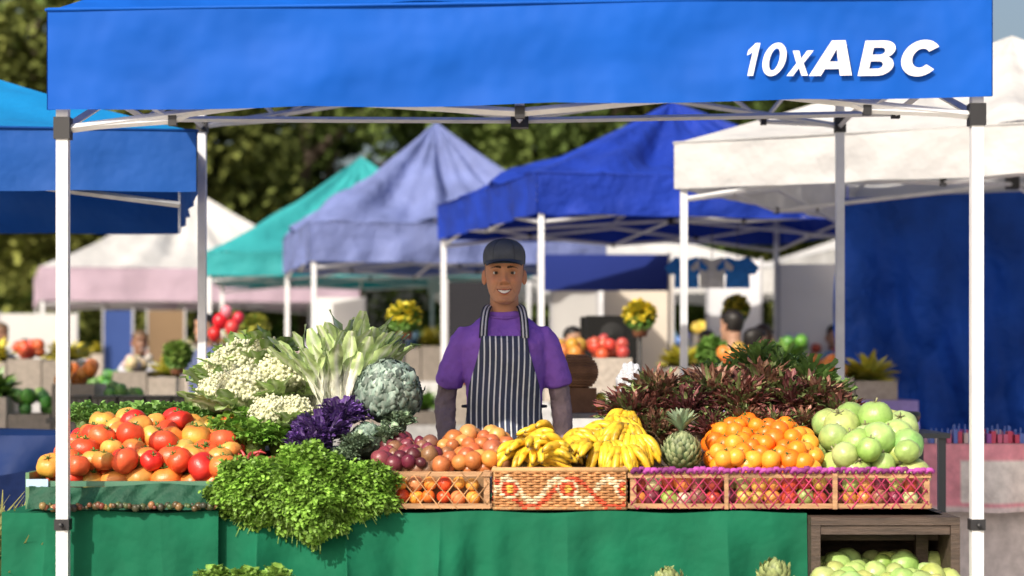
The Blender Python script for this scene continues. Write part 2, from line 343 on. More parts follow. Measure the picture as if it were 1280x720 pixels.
B=np.stack([x,72+rng.uniform(-3,3,n),hh*rng.uniform(0,1,n)**.8],1)
c=np.array([.05,.09,.025])*rng.uniform(.5,1.5,(n,1))
leaves(mb,B,rng.normal(0,1,(n,3)),.8,.4,.1,c,c,0,.1,nu=2,nv=3)
mb.build('distant_tree_line',M['treeleaf'],smooth=False)

# ---------------------------------------------------------------- people
def loft(mb,rings,n=36,col=(.5,.5,.5),p=2.3,m=0):
    vs=[];ang=np.linspace(0,2*math.pi,n,endpoint=False)
    for (z,hw,fr,bk,cy) in rings:
        s=np.sin(ang);c=np.cos(ang)
        x=hw*np.sign(s)*np.abs(s)**(2/p); yy=np.where(c>0,fr,bk)*np.sign(c)*np.abs(c)**(2/p)
        vs.append(np.stack([x,-yy+cy,np.full(n,z)],1))
    V=np.concatenate(vs);k=len(rings)
    V=np.concatenate([V,[V[:n].mean(0)],[V[-n:].mean(0)]]);t=[]
    for i in range(n): t.append((n*k,i,(i+1)%n));t.append((n*k+1,(k-1)*n+(i+1)%n,(k-1)*n+i))
    mb.add(V,gridf(n,k,True)[:,::-1],t,col,m)
def remesh(o,v,sm=6,disp=0,ds=.15):
    r=o.modifiers.new('r','REMESH');r.mode='VOXEL';r.voxel_size=v;r.use_smooth_shade=True
    s=o.modifiers.new('s','SMOOTH');s.iterations=sm;s.factor=.5
    if disp:
        t=bpy.data.textures.new('folds','CLOUDS');t.noise_scale=ds
        d=o.modifiers.new('d','DISPLACE');d.texture=t;d.strength=disp;d.texture_coords='LOCAL'
TZ=np.array([-.120,-.118,-.110,-.095,-.075,-.050,-.020,0,.025,.050,.075,.100,.113,.120])
TW=np.array([.002,.022,.037,.049,.059,.066,.0705,.0725,.0735,.074,.070,.055,.032,.002])
TF=np.array([.064,.076,.085,.087,.085,.085,.085,.083,.088,.088,.078,.055,.03,.002])
TB=np.array([.060,.045,.005,-.035,-.055,-.068,-.082,-.090,-.096,-.098,-.092,-.068,-.04,-.002])
def head(root,skin,hair,detail=True,cap=None,hairtop=False,z0=1.635):
    mb=MB();n=200 if detail else 40;k=190 if detail else 34
    a=np.linspace(0,2*math.pi,n,endpoint=False)
    if detail: a=a-.45*np.sin(a)
    z=-.12*np.cos(np.linspace(0,math.pi,k));z=.4*z+.6*np.linspace(-.12,.12,k)
    def sm(T):
        zf=np.linspace(-.12,.12,400);y=np.interp(zf,TZ,T);g=np.exp(-np.linspace(-2,2,25)**2);g/=g.sum()
        yy=np.convolve(np.pad(y,12,mode='edge'),g,'valid');wgt=np.clip((.12-np.abs(zf))/.012,0,1);yy=yy*wgt+y*(1-wgt)
        return np.interp(z,zf,yy)
    W,Fr,Bk=sm(TW),sm(TF),sm(TB)
    A,K=np.meshgrid(a,np.arange(k))
    s=np.sin(A);c=np.cos(A);p=2.2
    Z=z[K];cy=np.clip(np.interp(z,[-.12,-.1,-.07],[.06,.02,0]),0,.06)[K]
    X=W[K]*np.sign(s)*np.abs(s)**(2/p)
    Yf=cy+np.where(c>0,Fr[K]-cy,-(Bk[K]-cy))*np.sign(c)*np.abs(c)**(2/p)
    G=lambda x0,z0_,sx_,sz_: np.exp(-((X-x0)/sx_)**2-((Z-z0_)/sz_)**2)
    G2=lambda x0,z0_,sx_,sz_: G(x0,z0_,sx_,sz_)+G(-x0,z0_,sx_,sz_)
    fr=np.clip(c*2,0,1)
    ns=np.interp(Z,[-.050,-.044,-.038,-.030,-.018,0,.02,.03],[0,.004,.017,.024,.018,.010,.003,0]); nw=np.interp(Z,[-.045,-.03,-.012,.02],[.015,.0145,.009,.010])
    dy=ns*np.exp(-(X/nw)**2)+.010*G2(.0155,-.037,.0065,.007)-.004*G2(.008,-.045,.004,.003)
    dy=dy-.011*G2(.031,.001,.016,.011)+.0045*G2(.03,.022,.018,.006)-.003*G(0,.018,.008,.01)
    dy=dy+.009*G2(.043,-.030,.015,.013)+.006*G(0,-.107,.018,.010)-.004*G(0,-.092,.02,.006)
    ax=np.abs(X);fold=np.exp(-((ax-.024-np.clip(-.042-Z,0,1)*.50)/.0035)**2)*((Z<-.038)&(Z>-.078))
    dy=dy-.0022*fold
    zc=-.0735+13*X**2
    dy=dy+.007*np.exp(-((Z-zc)/.013)**2)*np.exp(-(X/.028)**4)
    h=.0066*np.clip(1-(X/.028)**2,0,1)
    inm=(c>0)&(ax<.0275); teeth=(np.abs(Z-zc)<h)&inm
    hl=h+np.where(Z>zc,.0038,.0055)*np.clip(1-(X/.032)**2,0,1)**.5
    lip=(np.abs(Z-zc)<hl)&(ax<.032)&(c>0)&~teeth
    dy=dy-.0045*teeth+.0015*lip
    Y=Yf+dy*fr
    colr=np.tile(np.array(skin,float),(k,n,1))
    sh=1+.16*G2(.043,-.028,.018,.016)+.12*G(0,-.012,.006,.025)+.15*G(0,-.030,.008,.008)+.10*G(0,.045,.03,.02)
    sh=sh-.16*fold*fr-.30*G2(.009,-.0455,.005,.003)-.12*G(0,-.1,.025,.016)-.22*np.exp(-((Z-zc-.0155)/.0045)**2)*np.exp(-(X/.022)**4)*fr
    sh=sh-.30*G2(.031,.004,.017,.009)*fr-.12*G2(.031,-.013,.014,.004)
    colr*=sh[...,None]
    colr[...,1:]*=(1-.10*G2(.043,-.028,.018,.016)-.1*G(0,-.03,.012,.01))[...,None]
    colr[lip]=np.array(skin)*[.85,.50,.55]
    tl=np.where((np.abs(((X/.0062)%1)-.5)>.46)&teeth,.75,1)
    colr[teeth]=np.array((.9,.87,.82))*tl[teeth][:,None]*np.clip(1.15-(ax[teeth]/.03)[:,None]**2*.7,.3,1)
    edge=(np.abs(np.abs(Z-zc)-h)<.0010)&inm;colr[edge]=np.array(skin)*[.3,.15,.14]
    bz=.0195+.0035*np.cos((ax-.028)*75)
    bt=.0044*np.clip((.054-ax)/.03,.3,1)
    br=(np.abs(Z-bz)<bt)&(ax>.012)&(ax<.052)&(c>0); colr[br]=np.array((.03,.018,.012))
    hm=((Z>-.040)&(Z>np.interp(c,[-1,-.2,.12,.18],[-.06,-.035,-.01,.04]))&(c<.18))
    if hairtop: hm=hm|(Z>np.interp(c,[0,1],[.03,.062]))
    colr[hm]=hair; X=X*(1+.03*hm);Y=Y*(1+.03*hm)
    mb.add(np.stack([X,-Y,Z],-1).reshape(-1,3),gridf(n,k,True)[:,::-1],None,colr.reshape(-1,3))
    tube(mb,smoothpath([(0,.022,-.05),(0,.020,-.10),(0,.03,-.16),(0,.035,-.22)],10),[.05,.054,.055,.055,.056,.057,.059,.063,.070,.080],28,np.array(skin)*.85)
    for sd_ in(-1,1):
        sv,sq_=usph(20,16);r=np.hypot(sv[:,1],sv[:,2])
        v=sv*[.008,.015,.029]; v[:,0]+=-.007*np.exp(-(r/.5)**2)*np.sign(sv[:,0])
        v[:,1]*=np.interp(sv[:,2],[-1,1],[.7,1.15])
        v[:,0]+=(sv[:,1]*.008); v[:,0]*=sd_
        mb.add(v+[sd_*.078,.008,-.014],sq_,None,np.array(skin)*np.array([1,.88,.85]))
        if detail:
            e=np.array([sd_*.031,-.0607,.0005])
            sv,sq_=usph(28,20); R=np.array(Matrix.Rotation(math.radians(90),3,'X'))
            sv2=sv@R.T; f=-sv2[:,1]
            cc=np.tile(np.array([.75,.73,.70]),(len(sv),1)); cc[f>.87]=(.05,.022,.01); cc[f>.965]=(.005,.005,.005)
            mb.add(sv2*.0122+e,sq_,None,cc)
            sv,sq_=usph(40,34);lid=sv*.0135*[1.12,1,1]
            lidc=np.tile(np.array(skin)*.78,(len(sv),1));zl=sv[:,2]
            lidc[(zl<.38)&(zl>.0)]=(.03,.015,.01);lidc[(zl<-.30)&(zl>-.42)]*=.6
            keep=[q for q in sq_ if not(-.38<np.mean(sv[q][:,2])<.28 and np.mean(sv[q][:,1])<0)]
            mb.add(lid+e,keep,None,lidc)
    ho=mb.build('head',M['skin'],root); ho.location=(0,0,z0)
    if cap is not None:
        cm=MB();rings=[]
        for z_,hw,f,b in [(.036,.079,.093,.101),(.05,.0805,.096,.103),(.07,.081,.094,.102),(.09,.077,.088,.098),(.107,.068,.077,.086),(.121,.052,.058,.065),(.130,.032,.036,.040),(.134,.008,.009,.010)]:
            rings.append((z_,hw,f,b,0))
        R2=smoothpath(rings,22);loft(cm,[tuple(r) for r in R2],48,cap,p=2.1)
        tube(cm,smoothpath([(0,-.006,.132),(0,0,.139)],3),[.007,.004,.002],8,cap)
        nu,nv=36,10;U,Vv=np.meshgrid(np.linspace(-1.2,1.2,nu),np.linspace(0,1,nv))
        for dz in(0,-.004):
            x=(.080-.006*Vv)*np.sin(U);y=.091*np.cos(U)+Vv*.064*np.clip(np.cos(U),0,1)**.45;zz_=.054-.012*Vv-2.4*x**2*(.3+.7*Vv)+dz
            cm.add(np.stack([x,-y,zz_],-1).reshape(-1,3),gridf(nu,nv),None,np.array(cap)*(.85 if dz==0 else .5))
        for i in range(6):
            a_=i*math.pi/3+.5
            pp=[(r[1]*1.01*math.sin(a_),-(r[2] if math.cos(a_)>0 else r[3])*math.cos(a_)*1.01,r[0]+.001) for r in R2]
            tube(cm,pp,.0011,4,np.array(cap)*.6)
        co=cm.build('cap',M['matte'],root);co.location=(0,0,z0)
def hand(mb,w,sd_,skin):
    w=np.array(w)
    tube(mb,[w+[0,0,.02],w+[0,-.004,-.02],w+[0,-.006,-.05],w+[0,-.006,-.088]],[.027,.034,.040,.036],16,skin,sq=.5)
    for i,(L_) in enumerate((.070,.078,.073,.058)):
        y=-.032+.0205*i
        b=w+[0,y-.004,-.082]
        c=-sd_*.35
        tube(mb,smoothpath([b,b+[c*L_*.15,0,-L_*.4],b+[c*L_*.5,.002,-L_*.72],b+[c*L_*1.1,.004,-L_*.95]],9),np.linspace(.0095,.0072,9),8,skin)
    b=w+[-sd_*.006,-.030,-.028]
    tube(mb,smoothpath([b,b+[-sd_*.010,-.022,-.022],b+[-sd_*.016,-.030,-.050],b+[-sd_*.018,-.028,-.066]],9),np.linspace(.014,.009,9),8,skin)
def person(name,x,y,rz=0,s=1,skin=(.60,.285,.155),hair=(.012,.01,.009),shirt=(.27,.12,.56),sleeve=(.27,.205,.225),pants=(.03,.035,.06),cap=None,apron=False,detail=False):
    root=empty(name,(x,y,0),rz,s)
    sm_=mat(name+'_shirt',shirt,rough=.8,noise=.12,nscale=12,bump=.8,bscale=16,spec=.2)
    slm=mat(name+'_sleeve',sleeve,rough=.8,noise=.15,nscale=14,bump=.9,bscale=22,spec=.2)
    pm=mat(name+'_trousers',pants,rough=.85,noise=.15,nscale=10,bump=.3)
    mb=MB()
    T=[(.93,.160,.105,.105,0),(1.02,.150,.105,.10,0),(1.10,.144,.106,.092,0),(1.2,.150,.110,.10,0),(1.30,.163,.116,.112,0),(1.37,.168,.110,.115,.0),(1.405,.158,.092,.105,.005),(1.436,.130,.075,.09,.012),(1.464,.092,.06,.075,.018),(1.487,.068,.056,.062,.024)]
    loft(mb,T,40)
    arm={1:[(.158,.01,1.388),(.197,.012,1.27),(.220,.025,1.135),(.226,-.02,1.01),(.215,-.065,.885)],-1:[(.158,.01,1.388),(.200,.005,1.27),(.228,.03,1.14),(.222,-.03,1.015),(.200,-.09,.895)]}
    sl_=MB();hm=MB()
    for sd_ in(1,-1):
        pts=[(p[0]*sd_,p[1],p[2]) for p in arm[sd_]]
        sp=smoothpath(pts,17); n_=7
        tube(mb,np.concatenate([[(.11*sd_,.01,1.39)],sp[:n_]]),np.interp(np.arange(n_+1),[0,1,3,n_],[.043,.047,.050,.055]),22)
        tube(sl_,sp,np.interp(np.arange(17),[0,3,7,9,12,16],[.038,.043,.040,.041,.037,.031]),20)
        tube(sl_,[sp[-1]-(sp[-1]-sp[-2])*.3,sp[-1]+(sp[-1]-sp[-2])*.15],[.033,.033],20)
        hand(hm,np.array(pts[-1])+[0,-.006,-.025],sd_,skin)
    o=mb.build('shirt',sm_,root);remesh(o,.006 if detail else .018,5 if detail else 3,.012 if detail else 0,.045)
    o=sl_.build('sleeves',slm,root);remesh(o,.006 if detail else .015,3,.014 if detail else 0,.028)
    o=hm.build('hands',M['skin'],root)
    r=o.modifiers.new('r','REMESH');r.mode='VOXEL';r.voxel_size=.003 if detail else .008;r.use_smooth_shade=True
    o.data.materials[0]=mat(name+'_skin',skin,rough=.5,noise=.05,spec=.4)
    mb=MB();loft(mb,[(.80,.155,.10,.11,0),(.88,.165,.102,.115,0),(.97,.158,.100,.10,0)],36)
    for sd_ in(1,-1):
        tube(mb,smoothpath([(.085*sd_,0,.90),(.095*sd_,-.005,.70),(.10*sd_,-.008,.48),(.105*sd_,.012,.28),(.108*sd_,.02,.09)],14),np.interp(np.arange(14),[0,4,7,10,13],[.088,.085,.064,.06,.052]),20)
    o=mb.build('trousers',pm,root);remesh(o,.016,4)
    mb=MB()
    for sd_ in(1,-1):
        loft(mb,[(.004,.045,.14,.09,0),(.02,.048,.145,.092,0),(.05,.044,.12,.088,0),(.08,.038,.06,.08,0),(.11,.034,.04,.06,0)],20)
        v=mb.V[-1];v[:,0]+=.11*sd_
    mb.build('shoes',M['black'],root)
    head(root,skin,hair,detail,cap,hairtop=(cap is None))
    if apron:
        zt=[t[0] for t in T];
        def fy(x,z):
            hw=np.interp(z,zt,[t[1] for t in T]);fr_=np.interp(z,zt,[t[2] for t in T])
            q=np.clip(np.abs(x)/hw,0,.985)
            return -fr_*(1-q**2.3)**(1/2.3)
        nu,nv=80,90;U,Z=np.meshgrid(np.linspace(-1,1,nu),np.linspace(.55,1.392,nv))
        hwz=np.interp(Z,[.5,.9,1.1,1.20,1.27,1.33,1.392],[.205,.175,.150,.140,.118,.100,.090])
        X=U*hwz*.97; Zc=np.maximum(Z,.95)
        Y=fy(X,Zc)-.018-.016*np.sin(X*50+Z*7)*np.clip((1.32-Z)*2,0,1)-.009*np.sin(Z*24+X*25+1)
        m_,nt=newmat('striped_canvas');N=nt.nodes;L=nt.links
        out=N.new('ShaderNodeOutputMaterial');b=N.new('ShaderNodeBsdfPrincipled');at=N.new('ShaderNodeAttribute');at.attribute_name='Col'
        nz=N.new('ShaderNodeTexNoise');nz.inputs['Scale'].default_value=14
        sep=N.new('ShaderNodeSeparateColor');L.new(at.outputs['Color'],sep.inputs[0])
        mu=N.new('ShaderNodeMath');mu.operation='MULTIPLY';mu.inputs[1].default_value=19.0;L.new(sep.outputs[0],mu.inputs[0])
        frc=N.new('ShaderNodeMath');frc.operation='FRACT';L.new(mu.outputs[0],frc.inputs[0])
        gt=N.new('ShaderNodeMath');gt.operation='GREATER_THAN';gt.inputs[1].default_value=.74;L.new(frc.outputs[0],gt.inputs[0])
        mx=N.new('ShaderNodeMix');mx.data_type='RGBA';mx.inputs[6].default_value=(.04,.05,.10,1);mx.inputs[7].default_value=(.75,.77,.80,1);L.new(gt.outputs[0],mx.inputs[0])
        L.new(mx.outputs[2],b.inputs['Base Color']);b.inputs['Roughness'].default_value=.8
        bp=N.new('ShaderNodeBump');bp.inputs['Strength'].default_value=.7;bp.inputs['Distance'].default_value=.02;L.new(nz.outputs[0],bp.inputs['Height']);L.new(bp.outputs[0],b.inputs['Normal']);L.new(b.outputs[0],out.inputs[0])
        mb=MB();cu=(U*hwz/.215*.5+.5+.010*np.sin(Z*13)).ravel();cc=np.stack([cu,cu,cu],1)
        mb.add(np.stack([X,Y,Z],-1).reshape(-1,3),gridf(nu,nv),None,cc)
        o=mb.build('apron',m_,root);sdm=o.modifiers.new('t','SOLIDIFY');sdm.thickness=.003
        mb=MB()
        for sd_ in(1,-1):
            path=smoothpath([(.080*sd_,float(fy(np.array(.080),1.385))-.014,1.385),(.078*sd_,-.092,1.43),(.073*sd_,-.055,1.478),(.062*sd_,.0,1.508),(.04*sd_,.055,1.515),(0,.075,1.51)],16)
            for k_,cx in enumerate((-.013,-.0065,0,.0065,.013)):
                pp=path.copy();pp[:,0]+=cx
                tube(mb,pp,.0037,6,(.6,.62,.66) if k_%2 else (.03,.034,.06))
            tube(mb,smoothpath([(.145*sd_,-.03,1.12),(.162*sd_,.02,1.12),(.12*sd_,.10,1.12),(0,.11,1.11)],10),.006,6,(.03,.035,.06))
        mb.build('apron_straps',M['matte'],root)
        mb=MB();tube(mb,smoothpath([(.075*math.sin(a_),.022-.065*math.cos(a_)-.006,1.484-.022*math.cos(a_)) for a_ in np.linspace(0,6.283,13)],40),.0065,8,np.array(shirt)*.9)
        mb.build('collar',M['matte'],root)
    return root
person('market_vendor',-.03,7.70,cap=(.10,.11,.12),apron=True,detail=True)
bgp=[(-3.3,17.6,.4,(.5,.5,.55)),(-2.35,15.2,-.6,(.08,.1,.2)),(2.2,18.5,.5,(.35,.12,.12)),(2.55,19.5,-.3,(.5,.5,.5)),(.9,18.0,2.6,(.04,.04,.05)),(-.2,22,.8,(.15,.25,.4)),(3.3,21,2.8,(.3,.25,.2)),(-5.4,22,.3,(.4,.1,.1)),(1.7,17.3,.3,(.1,.1,.12)),(-4.4,24.5,1.8,(.15,.3,.2)),(-1.5,19.5,1.2,(.5,.45,.4)),(1.45,20.5,.2,(.45,.2,.25)),(2.05,16.2,-.8,(.5,.48,.5)),(.45,14.6,.5,(.30,.08,.06)),(1.55,14.0,-2.4,(.5,.35,.3)),(-4.9,19,.9,(.1,.15,.3)),(2.75,16.9,.2,(.2,.3,.5)),(1.62,13.2,2.0,(.45,.12,.15))]
for i,(x,y,rz,c) in enumerate(bgp):
    person('market_shopper',x,y,rz,rng.uniform(.86,.98),shirt=c,sleeve=c if i%2 else (.4,.25,.17),skin=(.42,.24,.16) if i%3 else (.2,.1,.06),pants=(.04,.05,.09),hair=(.012,.01,.009) if i%3 else (.10,.06,.03))

# ---------------------------------------------------------------- main display table
gcloth=mat('green_tablecloth',(0.003,0.100,0.050),rough=.8,noise=.18,nscale=5,bump=.8,bscale=6,spec=.2,bdist=.03)
def drape(mb,x0,x1,y,ztop,zbot,seed,amp=.10,back=0.9):
    nu=int((x1-x0)*300);nv=34
    U,Vv=np.meshgrid(np.linspace(x0,x1,nu),np.linspace(0,1,nv))
    Uw=U+.05*Vv*np.sin(U*6+seed)
    ph=Uw*17+seed+2.0*np.sin(Uw*2.7+seed)
    f=np.abs(np.sin(ph/2))**.8; f=1-f      # sharp outward pleats with soft valleys
    f2=.5+.5*np.sin(Uw*43+seed*2+2*np.sin(Uw*5))
    g=.35+.65*(.5+.5*np.sin(U*3.3+seed*1.7))
    amt=np.clip(Vv*3.4,0,1)**.8
    Y=y-.006-amt*(amp*f*g+amp*.22*f2*(.3+g))
    Z=ztop-(ztop-zbot)*Vv-.004*np.sin(U*15)*(1-Vv)
    mb.add(np.stack([U,Y,Z],-1).reshape(-1,3),gridf(nu,nv))
    U,Vv=np.meshgrid(np.linspace(x0,x1,nu),np.linspace(0,1,8))
    mb.add(np.stack([U,y-.006+Vv*back,ztop+.004*np.sin(U*17+Vv*9)*np.sin(Vv*3.14)-.004*np.sin(U*15)*(1-Vv)],-1).reshape(-1,3),gridf(nu,8))
tb=empty('display_table')
mb=MB();drape(mb,-.965,.965,6.5,.802,.06,2.0);drape(mb,-1.66,-.955,6.46,.806,.05,5.1,amp=.07);mb.build('tablecloth',gcloth,tb)
mb=MB();box(mb,(-1.62,6.53,.76),(1.42,7.38,.79));
for x in(-1.55,0,1.36):
    for y in(6.6,7.3): box(mb,(x-.02,y-.02,0.005),(x+.02,y+.02,.76))
mb.build('table_frame',M['darkwood'],tb,False)
mb=MB();box(mb,(-1.05,7.02,.96),(-.28,7.42,.98));box(mb,(.36,7.02,.98),(1.40,7.42,1.0))
for x in(-1.03,-.3,.38,1.38):
    for y in(7.05,7.39): box(mb,(x-.015,y-.015,.80),(x+.015,y+.015,.98 if x>0 else .96))
mb.build('riser_shelf',M['darkwood'],None,False)

# ---------------------------------------------------------------- crates
def crate(name,x0,x1,y0,y1,z0,z1,sp=.03,netcol=(.3,.02,.05),nr=.003):
    root=empty(name);mb=MB();t=.012;h=z1-z0
    for x in(x0,x1-t*1.6):
        for y in(y0,y1-t*1.6): box(mb,(x,y,z0),(x+t*1.6,y+t*1.6,z1+.004))
    for a,b in [(z0+.002,z0+.018),(z1-.016,z1)]:
        box(mb,(x0-.003,y0-.006,a),(x1+.003,y0-.001,b));box(mb,(x0+.004,y1+.001,a),(x1-.004,y1+.006,b))
        box(mb,(x0-.008,y0+.001,a),(x0-.003,y1,b));box(mb,(x1+.003,y0+.001,a),(x1+.008,y1,b))
    box(mb,(x0+.003,y0+.003,z0+.001),(x1-.003,y1-.003,z0+.008))
    mb.build('frame',M['wood'],root,False)
    mb=MB()
    for s_ in(1,-1):
        x=x0-h
        while x<x1+h:
            ts=np.linspace(0,1,10);ph=rng.uniform(0,6)
            pts=[(x+s_*h*t_*.8,y0-.004-.004*math.sin(t_*9+ph),z0+h*t_) for t_ in ts if x0<=x+s_*h*t_*.8<=x1]
            if len(pts)>1: tube(mb,pts,nr,5,np.array(netcol)*rng.uniform(.6,1.4))
            x+=sp*rng.uniform(.85,1.15)
    mb.build('netting',M['matte'],root)
    return root
def cvar(base,v=.15,tip=None,amt=.5):
    base=np.array(base)
    def f(sv):
        c=base*(1+rng.uniform(-v,v,3)); 
        if tip is not None:
            w=np.clip(sv[:,2]*.5+.5+rng.uniform(-.3,.3),0,1)**1.5*amt
            return c*(1-w[:,None])+np.array(tip)*w[:,None]
        return np.tile(c,(len(sv),1))
    return f
def pick(fs): return lambda sv: fs[rng.integers(len(fs))](sv)
X=lambda px,D=6.5: PX(px,D)
crate('wooden_tomato_crate',X(487),X(612),6.50,6.82,.812,.935,sp=.055,netcol=(.4,.22,.1),nr=.002)
mb=MB();fruit(mb,[(x+rng.uniform(-.004,.004),6.535+rng.uniform(0,.01),z+rng.uniform(-.004,.004)) for z in(.848,.893) for x in np.arange(X(487)+.035,X(612)-.02,.047)],.0245,pick([cvar((.75,.16,.03)),cvar((.65,.07,.02)),cvar((.75,.3,.05)),cvar((.7,.22,.1))]),dimple=.1)
mb.build('small_tomato_pile',M['fruit'])
def basket(name,x0,x1,y0,y1,z0,z1,cols):
    mb=MB();rows=14;h=(z1-z0)/rows
    per=[(x0,y0),(x1,y0),(x1,y1),(x0,y1),(x0,y0)]
    for r in range(rows):
        for (a,b) in zip(per[:-1],per[1:]):
            L_=math.dist(a,b);n=int(L_/.005)
            t=np.linspace(0,1,n);d=np.array(b)-a;nn=np.array([d[1],-d[0]])/L_
            off=.004*np.sin(t*L_/.022*math.pi+(r%2)*math.pi)
            P=np.stack([a[0]+d[0]*t+nn[0]*off,a[1]+d[1]*t+nn[1]*off,np.full(n,z0+(r+.5)*h)],1)
            xx=t*L_;zz=(r+.5)/rows*.12
            c=np.tile(np.array(cols[2]),(n,1))
            wav=.06+.035*np.sin(xx*38);c[np.abs(zz-wav)<.013]=cols[1]
            wav=.05+.045*np.sin(xx*23+2);c[np.abs(zz-wav)<.010]=cols[0]
            cxm=(np.round((xx-.05)/.19)*.19+.05);rr=np.hypot(xx-cxm,(zz-.065)*1.1)
            c[rr<.036]=cols[1];c[rr<.027]=cols[0];c[rr<.013]=cols[3]
            c=c*rng.uniform(.7,1.25,(n,1))
            tube(mb,P,h*.52,6,np.repeat(c,6,0),caps=False)
    for (a,b) in zip(per[:-1],per[1:]):
        L_=math.dist(a,b)
        for t in np.arange(.0,1,.022/L_): 
            p=np.array(a)*(1-t)+np.array(b)*t;tube(mb,[(p[0],p[1],z0),(p[0],p[1],z1+.004)],.003,5,(.35,.22,.1))
        tube(mb,[(a[0],a[1],z1+.005),(b[0],b[1],z1+.005)],.009,8,(.45,.26,.12)); tube(mb,[(a[0],a[1],z0+.004),(b[0],b[1],z0+.004)],.006,8,(.3,.17,.08))
    return mb.build(name,M['matte'])
basket('woven_basket',X(618),X(782),6.5,6.84,.81,.935,[(.50,.07,.03),(.62,.50,.33),(.42,.20,.08),(.6,.35,.06)])
crate('long_netted_crate',X(788),X(1162),6.5,6.9,.812,.93,sp=.034,netcol=(.34,.03,.09),nr=.0022)
mb=MB();fs=pick([cvar((.65,.42,.10)),cvar((.45,.06,.04)),cvar((.35,.38,.10)),cvar((.65,.25,.06)),cvar((.18,.03,.06)),cvar((.6,.5,.3)),cvar((.25,.12,.08))])
fruit(mb,[(x+rng.uniform(-.006,.006),6.54+rng.uniform(0,.012),z+rng.uniform(-.005,.005)) for z in(.846,.892) for x in np.arange(X(790)+.02,X(1160)-.02,.05)],.028,fs,dimple=.1,ribs=5)
mb.build('mixed_pepper_pile',M['fruit'])
mb=MB()
for x in np.arange(X(790),X(1158),.020):
    a=rng.uniform(-.004,.006)
    tube(mb,smoothpath([(x,6.492,.932),(x+.010,6.480,.944+a),(x+.026,6.494,.934)],6),.0075*rng.uniform(.7,1.2),6,np.array((.30,.05,.24))*rng.uniform(.5,1.6))
mb.build('magenta_rope_trim',M['matte'])
for a,b in((905,910),(1040,1046)):
    mb=MB();box(mb,(X(a),6.486,.812),(X(b),6.492,.93));mb.build('crate_post',M['wood'],None,False)

# left tomato tray
mb=MB();x0,x1=X(38,6.5),X(283,6.5)
box(mb,(x0-.01,6.50,.885),(x1,6.515,.903),(.07,.18,.12));box(mb,(x0-.01,7.1,.81),(x1,7.115,.96),(.1,.15,.1));box(mb,(x0-.012,6.49,.885),(x0+.06,6.499,.91),(.35,.5,.65))
box(mb,(x0-.02,6.516,.81),(x0-.008,7.1,.93),(.1,.2,.1));box(mb,(x1+.001,6.516,.81),(x1+.012,7.1,.93),(.1,.2,.1))
box(mb,(x0,6.53,.812),(x1-.002,7.09,.87),(.02,.05,.03))
mb.build('tomato_tray',M['plastic'],None,False)
mb=MB();nu,nv=160,12;U,Vv=np.meshgrid(np.linspace(x0,x1,nu),np.linspace(0,1,nv))
mb.add(np.stack([U,6.485-.018*Vv*(1+np.sin(U*40+2*np.sin(U*9)))-.03*Vv**2-.006*np.sin(U*70+Vv*6),.898-.083*Vv-.014*np.abs(np.sin(U*5.5))*(1-Vv)],-1).reshape(-1,3),gridf(nu,nv))
mb.build('tray_cloth',mat('dark_green_cloth',(.003,.06,.03),rough=.75,noise=.25,nscale=8,bump=.7,bscale=24))
mb=MB();cs=[(x,6.43+rng.uniform(-.012,.012),.818+rng.uniform(0,.014)) for x in np.arange(x0+.06,x1-.02,.010)]
fruit(mb,cs,.010,pick([cvar((.16,.05,.03)),cvar((.05,.05,.03)),cvar((.25,.14,.05)),cvar((.08,.05,.02)),cvar((.06,.09,.03))]),n=8,m=6,rj=.4);mb.build('date_row',M['fruit'])

mb=MB();tomc=pick([cvar((.62,.035,.015),tip=(.6,.15,.03)),cvar((.70,.08,.02),tip=(.6,.3,.05)),cvar((.6,.36,.06),tip=(.6,.12,.03),amt=.8),cvar((.55,.025,.015)),cvar((.72,.17,.03),tip=(.7,.38,.08),amt=.8),cvar((.66,.10,.03)),cvar((.36,.40,.08),tip=(.6,.25,.05),amt=.9),cvar((.6,.05,.02),tip=(.45,.35,.06),amt=.8)])
fruit(mb,heap(X(58,6.7),X(300,6.7),6.55,7.12,.935,.14,.046,sp=1.78,jit=.35),.047,tomc,dimple=.2,ribs=5,ribamp=.04,squash=.86,tilt=.9,stem=(.08,.16,.03),n=20,m=14,rj=.2)
mb.build('tomato_pile',M['fruit'])
mb=MB();fruit(mb,heap(PX(470,6.7),PX(552,6.7),6.6,6.95,.955,.06,.024,jit=.4),.025,pick([cvar((.12,.02,.035)),cvar((.2,.04,.05)),cvar((.08,.015,.02)),cvar((.2,.1,.05))]),dimple=-.15,rj=.3);mb.build('red_onion_pile',M['fruit'])
mb=MB();fruit(mb,heap(PX(545,6.7),PX(645,6.7),6.58,6.95,.955,.08,.028,jit=.4),.029,pick([cvar((.55,.22,.05),tip=(.4,.07,.03)),cvar((.55,.30,.08)),cvar((.42,.12,.04)),cvar((.3,.12,.05))]),dimple=.12,rj=.25);mb.build('peach_pile',M['fruit'])
mb=MB();fruit(mb,heap(PX(886,6.72),PX(1030,6.72),6.58,7.0,.96,.11,.031,jit=.4),.032,pick([cvar((.85,.22,.012),.08),cvar((.8,.17,.01),.08),cvar((.85,.3,.03),.08)]),dimple=.08,stem=(.1,.15,.03),rj=.18);mb.build('orange_pile',M['fruit'])
mb=MB();gc=pick([cvar((.28,.42,.10),tip=(.5,.6,.3)),cvar((.20,.36,.07),tip=(.4,.5,.2)),cvar((.36,.46,.15)),cvar((.24,.42,.12),tip=(.42,.42,.14),amt=.8)])
fruit(mb,heap(PX(1030,6.72),PX(1165,6.72),6.56,7.05,.965,.13,.052,jit=.35),.052,gc,dimple=.12,ribs=7,ribamp=.03,n=22,m=14,rj=.22,stem=(.2,.2,.1));mb.build('green_melon_pile',M['fruit'])
